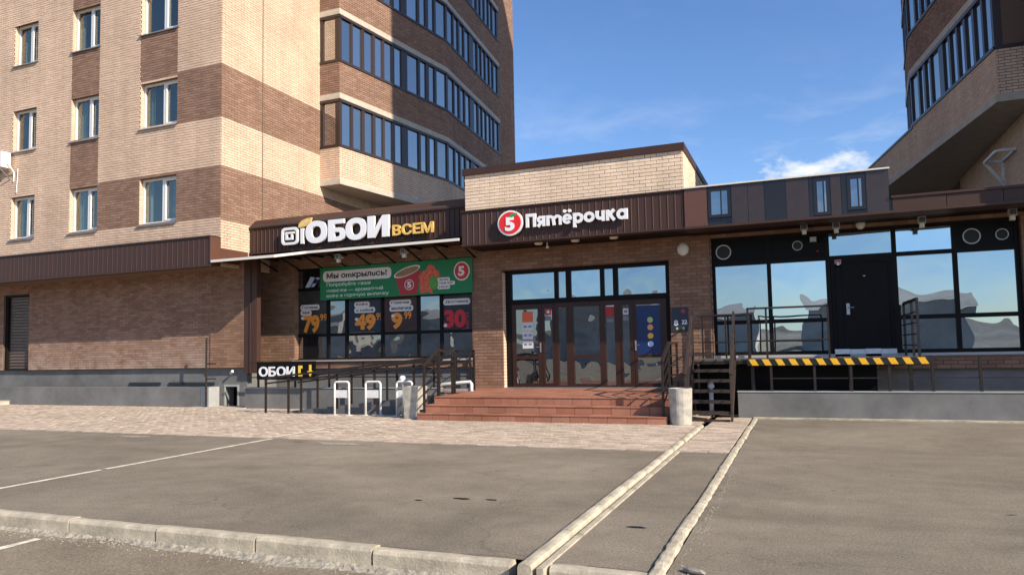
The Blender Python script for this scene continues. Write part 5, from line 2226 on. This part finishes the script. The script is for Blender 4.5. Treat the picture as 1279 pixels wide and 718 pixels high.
lw = thing('low_wall', 'long grey rendered low wall behind the ramp railing', 'wall', (-11.7, 16.5, 0))
mb = MB()
mb.box(-14.95, 16.45, -.1, -8.66, 16.65, .585)
mb.build('body', 'grey_render', lw)
mb = MB()
mb.box(-14.97, 16.43, .585, -8.65, 16.67, .61)
mb.build('cap', 'grey_cap', lw)
lw2 = thing('low_wall', 'grey low wall with sunlit end before the cellar hatch', 'wall', (-20, 16.7, 0))
mb = MB()
mb.box(-26.2, 16.58, -.1, -16.72, 16.98, .60)
mb.build('body', 'grey_render', lw2)
mb = MB()
mb.box(-16.72, 16.57, -.1, -16.42, 16.99, .61)
mb.build('lit_end', 'grey_cap', lw2)  # sunlit end face, its brightness put into a paler material
sb = thing('concrete_slab', 'pale low concrete slab at the foot of the shuttered wall', 'slab', (-29, 16.4, 0))
mb = MB()
mb.box(-33, 16.2, -.05, -25.3, 17.0, .13)
mb.build('body', 'slab_concrete', sb)
mb = MB()
mb.box(-33, 16.18, .13, -25.28, 17.0, .15)
mb.build('top', 'slab_concrete', sb)
for (x0, x1, y, lab) in ((-17.0, -14.9, 16.35, 'thin pale concrete strip at the foot of the cellar hatch'),):
    o = thing('concrete_strip', lab, 'slab', ((x0 + x1) / 2, y, 0))
    mb = MB()
    mb.box(x0, y, -.02, x1, 17.05, .03)
    mb.build('body', 'slab_concrete', o)

rw = thing('retaining_wall', 'grey rendered retaining wall below the loading platform railing', 'wall', (10, 16.1, 0))
mb = MB()
mb.box(-1.30, 16.0, -.1, 40, 16.18, .545)
mb.build('body', 'grey_render', rw)
mb = MB()
mb.box(-1.31, 15.985, .545, 40, 16.2, .565)
mb.build('cap', 'grey_cap', rw)

# ------------------------------------------------------------------ railings
def railing(name, label, group, posts, rails, t=.045, mat='rail_paint', cat='railing', mb_extra=None):
    xs = [p[0] for p in posts]
    ys = [p[1] for p in posts]
    o = thing(name, label, cat, (sum(xs) / len(xs), sum(ys) / len(ys), min(p[2] for p in posts)), group)
    for (x, y, za, zb) in posts:
        m_ = MB()
        m_.box(x - t / 2, y - t / 2, za, x + t / 2, y + t / 2, zb)
        m_.build('post', mat, o)
    for r in rails:
        p, q = r[0], r[1]
        w = r[2] if len(r) > 2 else t * .8
        m_ = MB()
        m_.bar(p, q, w)
        m_.build('rail', mat, o)
    return o

# ramp, front run
fz = lambda x: max(0.0, .46 * (x + 12.35) / 4.49)
px_ = [-13.08, -12.35, -11.95, -10.85, -9.75, -8.65, -8.0]
y = 15.16
posts = [(x, y, fz(x) if x > -12.4 else 0, fz(x) + .93 + (.0 if x > -12.5 else -.02)) for x in px_]
za, zb = .92, .46 + .97
rails = [((-13.1, y, za), (-7.6, y, zb), .05), ((-13.1, y, za - .14), (-7.6, y, zb - .15), .045), ((-13.08, y, .79), (-13.08, y, .92), .05)]
railing('ramp_railing', 'brown sloping double handrail on the front edge of the ramp', 'ramp railings', posts, rails)
y = 16.30
px_ = [-12.3, -11.2, -10.1, -9.0, -8.2]
posts = [(x, y, fz(x), fz(x) + .93) for x in px_]
rails = [((-12.95, y, .90), (-7.7, y, zb), .05), ((-12.95, y, .76), (-7.7, y, zb - .15), .045)]
railing('ramp_railing', 'brown sloping double handrail along the back edge of the ramp', 'ramp railings', posts, rails)
# level guard on the low wall
y = 16.55
px_ = [-14.55, -13.25, -12.1, -11.0, -9.95, -8.85]
posts = [(x, y, .61, 1.30) for x in px_]
rails = [((-14.9, y, 1.30), (-8.6, y, 1.30), .045), ((-14.9, y, .89), (-8.6, y, .89), .03)]
railing('guard_railing', 'brown level guard rail standing on the low grey wall', None, posts, rails)
# left side of the steps
posts = [(-7.90, 14.30, rz_, rz_ + 1.06), (-7.86, 14.95, PZ_, PZ_ + 1.08), (-7.86, 15.75, PZ_, PZ_ + 1.02)]
rails = [((-7.90, 14.28, rz_ + 1.03), (-7.86, 14.95, PZ_ + 1.08), .05), ((-7.86, 14.95, PZ_ + 1.06), (-7.86, 15.78, PZ_ + 1.0), .05)]
for k in range(4):
    h = .2 + .2 * k
    rails.append(((-7.90, 14.30, rz_ + h), (-7.86, 14.95, PZ_ + h), .022))
    rails.append(((-7.86, 14.95, PZ_ + h), (-7.86, 15.75, PZ_ + h), .022))
railing('step_railing', 'brown handrail at the concrete bin end of the red steps', 'handrails of the entrance steps', posts, rails)
# platform corner
posts = [(-8.60, 17.35, PZ_, PZ_ + 1.05), (-8.08, 17.35, PZ_, PZ_ + 1.05), (-8.60, 18.22, PZ_, PZ_ + 1.05)]
rails = [((-8.62, 17.35, PZ_ + 1.03), (-8.06, 17.35, PZ_ + 1.03), .045), ((-8.60, 17.35, PZ_ + 1.03), (-8.60, 18.24, PZ_ + 1.03), .045)]
for k in range(4):
    h = .15 + .21 * k
    rails += [((-8.60, 17.35, PZ_ + h), (-8.08, 17.35, PZ_ + h), .02), ((-8.60, 17.35, PZ_ + h), (-8.60, 18.22, PZ_ + h), .02)]
railing('landing_railing', 'short barred brown railing at the wall end of the tiled landing', None, posts, rails)
# right side of the steps
posts = [(-2.58, 14.34, rz_, rz_ + 1.10), (-2.55, 14.98, PZ_, PZ_ + 1.12), (-2.55, 16.0, PZ_, PZ_ + 1.12)]
rails = [((-2.58, 14.30, rz_ + 1.06), (-2.55, 14.98, PZ_ + 1.12), .055), ((-2.55, 14.96, PZ_ + 1.11), (-2.55, 16.03, PZ_ + 1.11), .055)]
for k in range(4):
    h = .22 + .21 * k
    rails.append(((-2.58, 14.34, rz_ + h), (-2.55, 14.98, PZ_ + h), .024))
    rails.append(((-2.55, 14.98, PZ_ + h), (-2.55, 16.0, PZ_ + h), .024))
railing('step_railing', 'brown barred handrail at the concrete urn end of the red steps', 'handrails of the entrance steps', posts, rails)

# ------------------------------------------------------------------ metal stair and loading platform
ms = thing('metal_stair', 'steep brown open tread metal stair leading up to the loading platform', 'stair', (-1.8, 15.5, 0))
SXa, SXb = -2.22, -1.38
nst = 6
PLZ = 1.235
for k in range(1, nst):
    z = PLZ * k / nst
    yk = 15.06 + .225 * (k - 1)
    mb = MB()
    mb.box(SXa, yk, z - .035, SXb, yk + .25, z)
    mb.box(SXa, yk, z - .06, SXb, yk + .012, z - .035)
    mb.build('tread', 'stair_paint', ms)
for x in (SXa - .03, SXb + .03):
    mb = MB()
    mb.bar((x, 15.0, .03), (x, 16.32, PLZ - .02), .03, .16)
    mb.build('stringer', 'stair_paint', ms)
mb = MB()
mb.bar((SXa, 15.03, .03), (SXb, 15.03, .03), .05)
mb.build('base_bar', 'stair_paint', ms)
for x in (SXa - .03, SXb + .03):
    hr = thing_part('handrail', ms, (x, 15.7, .2))
    for (y, za) in ((15.06, 0.0), (16.25, PLZ - .1)):
        mb = MB()
        mb.box(x - .02, y - .02, za, x + .02, y + .02, za + 1.10 + (.04 if y > 16 else -.16))
        mb.build('post', 'stair_paint', hr)
    for h in (.35, .62, .95):
        mb = MB()
        mb.bar((x, 15.04, h), (x, 16.27, PLZ - .1 + h + .12), .05 if h > .9 else .024)
        mb.build('rail', 'stair_paint', hr)

lp = thing('loading_platform', 'metal loading platform with striped yellow and black edge under the steel door', 'platform', (.6, 16.8, 0))
mb = MB()
mb.box(-2.28, 16.30, 1.20, -1.08, 18.19, PLZ)
mb.box(-1.08, 16.06, 1.20, 2.33, 18.19, PLZ)
mb.build('deck', 'deck_metal', lp)
mb = MB()
mb.box(-2.28, 16.29, 1.13, -1.08, 16.36, 1.198)
mb.box(-1.08, 16.22, 1.09, 2.3, 16.28, 1.198)
mb.box(-1.08, 17.6, 1.09, 2.3, 17.66, 1.198)
mb.box(-2.28, 17.9, 1.13, -1.08, 17.96, 1.198)
mb.build('beam', 'rail_paint', lp)
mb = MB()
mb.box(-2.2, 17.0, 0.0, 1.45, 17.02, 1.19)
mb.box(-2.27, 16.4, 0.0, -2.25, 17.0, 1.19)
mb.build('shade_sheet', 'black_panel', lp)  # black sheets added to deepen the shade under the deck
mb = MB()
mb.box(-1.09, 16.035, 1.10, 2.34, 16.06, PLZ + .002)
mb.build('edge_plate', 'hazard_black', lp)
x = -1.03
for k in range(13):
    a = -1.06 + k * .262
    mb = MB()
    mb.prism([(a + .07, 1.104), (a + .20, 1.104), (a + .13, 1.233), (a, 1.233)], 16.031, 16.036)
    mb.build('hazard_stripe', 'hazard_yellow', lp)
for (x, y) in ((-1.0, 16.3), (.9, 16.3), (-2.2, 18.0), (2.2, 18.0), (.6, 18.0)):
    mb = MB()
    mb.box(x - .035, y - .035, -.1, x + .035, y + .035, 1.199)
    if y > 16 or x > 2:
        mb.build('leg', 'rail_paint', lp)
# handrails that stand on the deck
posts = [(-1.05, 16.12, PLZ, 2.31), (-.68, 16.12, PLZ, 2.31), (.52, 16.12, PLZ, 2.31)]
rails = [((-1.07, 16.12, 2.31), (.54, 16.12, 2.31), .04), ((-1.05, 16.12, 1.62), (.52, 16.12, 1.62), .03)]
railing('platform_railing', 'two bar brown railing on the deck edge before the mirrored panes', 'platform railings', posts, rails, .04)
posts = [(-2.25, 16.36, PLZ, 2.28), (-2.25, 18.12, PLZ, 2.28), (-1.15, 18.12, PLZ, 2.28), (-1.7, 18.12, PLZ, 2.28)]
rails = [((-2.25, 16.34, 2.28), (-2.25, 18.14, 2.28), .04), ((-2.25, 16.36, 1.62), (-2.25, 18.12, 1.62), .03), ((-2.25, 18.12, 2.28), (-1.12, 18.12, 2.28), .04), ((-2.25, 18.12, 1.62), (-1.15, 18.12, 1.62), .03)]
railing('platform_railing', 'brown railing round the stair head in front of the brick pier', 'platform railings', posts, rails, .04)
posts = [(2.14, 16.12, PLZ, 2.38), (2.14, 16.9, PLZ, 2.38), (2.14, 18.1, PLZ, 2.38)]
rails = [((2.14, 16.10, 2.38), (2.14, 18.12, 2.38), .05)]
for z in (1.47, 1.69, 1.91, 2.12):
    rails.append(((2.10, 16.16, z), (2.10, 18.1, z), .025))
railing('platform_railing', 'barred brown railing at the free end of the platform', 'platform railings', posts, rails, .045)
# railing on the retaining wall
px_ = [-.62, .22, .90, 1.59, 2.34, 3.14, 4.3, 5.5, 6.7]
posts = [(x, 16.09, .565, 1.09 if x < 2.3 else 1.24) for x in px_]
rails = [((2.34, 16.09, 1.24), (6.7, 16.09, 1.24), .045), ((-.62, 16.09, .83), (6.7, 16.09, .83), .022)]
railing('wall_railing', 'brown post and rail fence standing on the retaining wall', None, posts, rails, .05)

tp = thing('threshold_box', 'white foil wrapped box under the black steel door', 'box', (1.34, 18.2, 1.24))
mb = MB()
for k in range(4):
    a = .71 + k * .318
    mb.box(a, 18.20 + .006 * (k % 2), PLZ + .002, a + .314, 18.40, 1.405 - .008 * (k % 2))
mb.build('panel', 'foam', tp)

pw = thing('vent_pipe', 'pale capped pipe standing under the metal stair', 'pipe', (-1.93, 16.7, 0))
mb = MB()
mb.tube([(-1.93, 16.7, -.05), (-1.93, 16.7, .62)], .05, 12)
mb.build('pipe', 'white_plastic', pw, True)
mb = MB()
mb.lathe(-1.93, 16.7, [(.07, .60), (.075, .65), (.06, .70), (.02, .725), (.001, .728)], 14)
mb.build('cap', 'white_plastic', pw, True)

# ------------------------------------------------------------------ street furniture
ur = thing('urn', 'round pale concrete urn standing at the foot of the red steps', 'urn', (-2.24, 14.32, 0))
mb = MB()
mb.lathe(-2.24, 14.32, [(.19, 0), (.20, .03), (.215, .35), (.225, .70), (.225, .72), (.19, .722), (.18, .66), (.17, .5), (.001, .48)], 32, jit=.003)
mb.build('body', 'concrete', ur, False)
mb = MB()
mb.lathe(-2.24, 14.32, [(.172, .55), (.001, .56)], 18)
mb.build('soil', 'soil', ur)
bi = thing('litter_bin', 'square pale concrete litter bin beside the red steps', 'bin', (-8.32, 14.62, 0))
mb = MB()
n_ = [(-8.50, 14.45), (-8.15, 14.45), (-8.15, 14.80), (-8.50, 14.80)]
w_ = [(-8.535, 14.415), (-8.115, 14.415), (-8.115, 14.835), (-8.535, 14.835)]
for k in range(4):
    j = (k + 1) % 4
    a, b_, c, d_ = n_[k], n_[j], w_[j], w_[k]
    mb.quad((*a, 0), (*b_, 0), (*c, .74), (*d_, .74))
    ia, ib = [(p[0] * .8 + -8.325 * .2, p[1] * .8 + 14.625 * .2) for p in (d_, c)]
    mb.quad((*d_, .74), (*c, .74), (*ib, .74), (*ia, .74))
    mb.quad((*ia, .74), (*ib, .74), (*ib, .4), (*ia, .4))
mb.build('body', 'concrete', bi)
mb = MB()
mb.box(-8.49, 14.46, .38, -8.16, 14.79, .42)
mb.build('liner', 'vent_dark', bi)

def rack():
    o = thing('bike_rack', 'white hoop bicycle rack farthest from the concrete bin', 'bike rack', (-10.56, 14.95, 0), 'white bicycle racks before the ramp')
    m_ = MB()
    x0, x1, z1, r = -10.77, -10.35, .83, .07
    pts = [(x0, 14.95, -.02), (x0, 14.95, z1 - r)]
    for k in range(1, 6):
        a = R(180 - 90 * k / 5)
        pts.append((x0 + r + r * math.cos(a), 14.95, z1 - r + r * math.sin(a)))
    for k in range(0, 6):
        a = R(90 - 90 * k / 5)
        pts.append((x1 - r + r * math.cos(a), 14.95, z1 - r + r * math.sin(a)))
    pts.append((x1, 14.95, -.02))
    m_.tube(pts, .026, 10)
    m_.build('hoop', 'white_paint', o, True)
    m_ = MB()
    m_.box(x0 + .02, 14.943, .44, x1 - .02, 14.957, .63)
    m_.build('plate', 'white_paint', o)
    for x in (x0, x1):
        m_ = MB()
        m_.box(x - .06, 14.89, .014, x + .06, 15.01, .026)
        m_.build('foot', 'white_paint', o)
    return o
rk = rack()
r1 = copy_thing(rk, .88, .03, 0, 'white hoop bicycle rack between the two others')
r2_ = copy_thing(rk, 1.74, .05, 0, 'white hoop bicycle rack nearest the concrete bin')
gb = thing('lamp_globe', 'small white globe on a stem above the bicycle rack nearest the bin', 'lamp', (-8.93, 15.10, 0))
mb = MB()
mb.tube([(-8.93, 15.10, 0), (-8.93, 15.10, .84)], .018, 8)
mb.build('stem', 'white_paint', gb, True)
mb = MB()
mb.lathe(-8.93, 15.10, [(.03, .82), (.065, .86), (.075, .90), (.06, .95), (.001, .975)], 14)
mb.build('globe', 'white_plastic', gb, True)
br = thing('low_barrier', 'low white tubular barrier behind the step handrail', 'barrier', (-8.45, 16.95, 0))
mb = MB()
mb.tube([(-8.86, 16.9, .2), (-8.86, 16.9, .62), (-8.80, 16.9, .67), (-7.98, 16.9, .73), (-7.95, 16.9, .68), (-7.95, 16.9, .3)], .045, 10)
mb.build('hoop', 'white_paint', br, True)
mb = MB()
mb.box(-8.84, 16.89, .50, -8.0, 16.91, .56)
mb.build('plate', 'grey_cap', br)

pl_ = thing('pole', 'thin dark pole with two short arms before the old brick wall', 'pole', (-16.55, 16.5, 0))
mb = MB()
mb.tube([(-16.45, 16.50, 0), (-16.45, 16.50, 2.08)], .03, 8)
mb.build('shaft', 'rail_paint', pl_)
for z in (1.30, .86):
    mb = MB()
    mb.tube([(-16.45, 16.5, z), (-16.08, 16.5, z)], .018, 6)
    mb.build('arm', 'rail_paint', pl_)

# ------------------------------------------------------------------ small fittings on the buildings
def flood(label, x, y, z, s=1.0):
    o = thing('floodlight', label, 'lamp', (x, y, z), 'floodlights under the fascias')
    m_ = MB()
    m_.box(x - .075 * s, y - .10, z, x + .075 * s, y + .02, z + .15 * s)
    m_.build('housing', 'lamp_grey', o)
    m_ = MB()
    m_.box(x - .02, y + .02, z + .06, x + .02, y + .22, z + .09)
    m_.box(x - .045, y - .05, z - .09, x + .05, y + .04, z - .003)
    m_.build('bracket', 'lamp_cream', o)
    m_ = MB()
    m_.box(x - .06 * s, y - .106, z + .02, x + .06 * s, y - .10, z + .13 * s)
    m_.build('lens', 'lens', o)
for (x, y, z, l) in ((.16, 17.95, 4.17, 'grey floodlight nearest the vent rings on the right shopfront'), (.84, 17.95, 4.15, 'grey floodlight between its neighbour and the round bulkhead lamp'), (2.56, 17.95, 4.13, 'grey floodlight above the pane beyond the steel door'), (4.24, 17.95, 4.15, 'grey floodlight at the far corner of the right shopfront')):
    flood(l.replace('right shopfront', 'mirrored shopfront'), x, y, z)
for (x, l) in ((-12.45, 'grey floodlight under the awning above the forty nine price'), (-10.25, 'grey floodlight under the awning above the cup picture')):
    flood(l, x, 17.5, 4.27)

def bulkhead(label, x, z, r):
    o = thing('wall_lamp', label, 'lamp', (x, WY, z), 'round wall lamps')
    m_ = MB()
    m_.prism(ellipse(x, z, r, r * 1.12, 24), WY - .05, WY)
    m_.build('base', 'lamp_grey', o)
    m_ = MB()
    rings = [(1.0, .05), (.92, .085), (.7, .11), (.35, .125)]
    for k in range(len(rings)):
        (ra, ya) = rings[k]
        ya = WY - ya
        if k == 0:
            pa = ellipse(x, z, r * .98, r * 1.1, 24)
            prevn = None
        pa = ellipse(x, z, r * .98 * ra, r * 1.1 * ra, 24)
        n0 = len(m_.v)
        m_.v += [(p[0], ya, p[1]) for p in pa]
        if k:
            for j in range(24):
                j2 = (j + 1) % 24
                m_.f.append((n0 - 24 + j, n0 - 24 + j2, n0 + j2, n0 + j))
                m_.m.append(0)
    n0 = len(m_.v) - 24
    m_.f.append(tuple(range(n0, n0 + 24)))
    m_.m.append(0)
    m_.build('diffuser', 'lamp_cream', o, True)
bulkhead('pale round wall lamp on the brick pier beside the entrance', -2.67, 3.97, .145)
bulkhead('pale round wall lamp between the floodlights of the mirrored shopfront', 1.37, 4.265, .105)
for (x, l) in ((-6.23, 'oval soffit lamp under the round red badge'), (-5.24, 'oval soffit lamp at the middle of the entrance canopy'), (-4.24, 'oval soffit lamp under the last letters of the sign')):
    o = thing('soffit_lamp', l, 'lamp', (x, 17.5, 4.24), 'soffit lamps over the entrance')
    mb = MB()
    mb.lathe(x, 17.46, [(.11, 4.30), (.11, 4.27), (.09, 4.245), (.001, 4.24)], 20)
    mb.build('diffuser', 'lamp_cream', o, True)
o = thing('alarm_beacon', 'tiny white beacon under the entrance soffit', 'beacon', (-6.02, 17.55, 4.14))
mb = MB()
mb.lathe(-6.02, 17.55, [(.02, 4.30), (.02, 4.22), (.04, 4.20), (.04, 4.16), (.001, 4.14)], 12)
mb.build('body', 'lamp_cream', o, True)

cm = thing('security_camera', 'small pale security camera with red light beside the steel door', 'camera', (.45, 18.35, 3.8))
mb = MB()
mb.box(.28, FY - .10, 3.95, .42, FY + .02, 4.06)
mb.build('housing', 'lamp_grey', cm)
mb = MB()
mb.tube([(.42, FY - .02, 3.98), (.52, FY - .08, 3.95), (.54, FY - .08, 4.04)], .014, 6)
mb.box(.22, FY + .015, 3.70, .52, FY + .027, 3.735)
mb.build('arm', 'dark_frame', cm)
mb = MB()
mb.lathe(.44, FY - .01, [(.001, 3.70), (.022, 3.71), (.022, 3.74), (.001, 3.75)], 10)
mb.build('light', 'led_red', cm)
sc2 = thing('spotlight', 'small white spotlight low on the grey plinth beside the hatch', 'lamp', (-15.9, 17.0, 1.0))
mb = MB()
mb.bar((-15.99, 17.0, 1.0), (-15.85, 16.92, 1.07), .06)
mb.build('housing', 'white_plastic', sc2)
mb = MB()
mb.bar((-15.92, 17.1, 1.02), (-15.92, 16.97, 1.03), .025)
mb.build('arm', 'lamp_grey', sc2)

# air conditioner on the left tower
ac = thing('air_conditioner', 'white air conditioner hung below a window of the tan block', 'air conditioner', (-24.9, 16, 8.0))
mb = MB()
mb.box(-25.6, 15.80, 8.05, -24.82, 16.10, 8.58)
mb.build('casing', 'white_plastic', ac)
mb = MB()
ring(mb, -25.33, 8.31, .23, .205, 15.785, 15.80)
for k in range(5):
    ring(mb, -25.33, 8.31, .19 - .035 * k, .178 - .035 * k, 15.788, 15.80, 20)
mb.build('grille', 'lamp_grey', ac)
mb = MB()
mb.prism(ellipse(-25.33, 8.31, .2, .2, 24), 15.795, 15.80)
mb.build('fan', 'vent_dark', ac)
for x in (-25.45, -24.95):
    mb = MB()
    mb.bar((x, 15.80, 8.0), (x, 16.19, 8.0), .035)
    mb.bar((x, 16.18, 7.7), (x, 15.85, 7.99), .03)
    mb.build('bracket', 'steel', ac)
mb = MB()
mb.tube([(-24.82, 15.95, 8.2), (-24.74, 16.0, 8.15), (-24.70, 16.15, 7.9), (-24.76, 16.17, 7.6)], .022, 8)
mb.tube([(-24.5, 16.14, 8.02), (-24.55, 16.165, 7.7), (-24.6, 16.165, 7.2)], .012, 6)
mb.build('pipe', 'white_plastic', ac)

ab = thing('conditioner_bracket', 'white steel conditioner frame on the shaded brick side wall', 'bracket', (5.5, 24.2, 5.95))
mb = MB()
for (p, q) in (((5.60, 24.3, 6.70), (5.60, 22.9, 6.70)), ((5.60, 24.3, 6.70), (5.60, 24.3, 5.95)), ((5.60, 24.3, 6.70), (5.15, 24.3, 6.70)), ((5.15, 24.3, 6.70), (5.58, 24.3, 6.05)), ((5.15, 24.3, 6.70), (5.15, 22.9, 6.70)), ((5.15, 22.9, 6.70), (5.6, 22.9, 6.70))):
    mb.bar(p, q, .07)
mb.build('frame', 'white_paint', ab)
stn = thing('stone', 'flat grey stone lying beside the broken driveway kerb', 'stone', (-.72, 5.0, 0))
bm = bmesh.new()
bmesh.ops.create_icosphere(bm, subdivisions=2, radius=1.0)
rr = random.Random(4)
for v in bm.verts:
    v.co *= rr.uniform(.85, 1.1)
    v.co = Vector((v.co.x * .085, v.co.y * .035, v.co.z * .022))
me = bpy.data.meshes.new('rock')
bm.to_mesh(me)
bm.free()
me.materials.append(M['stone'])
o = place('rock', me, (-.73, 4.98, .018), stn, R(-25))
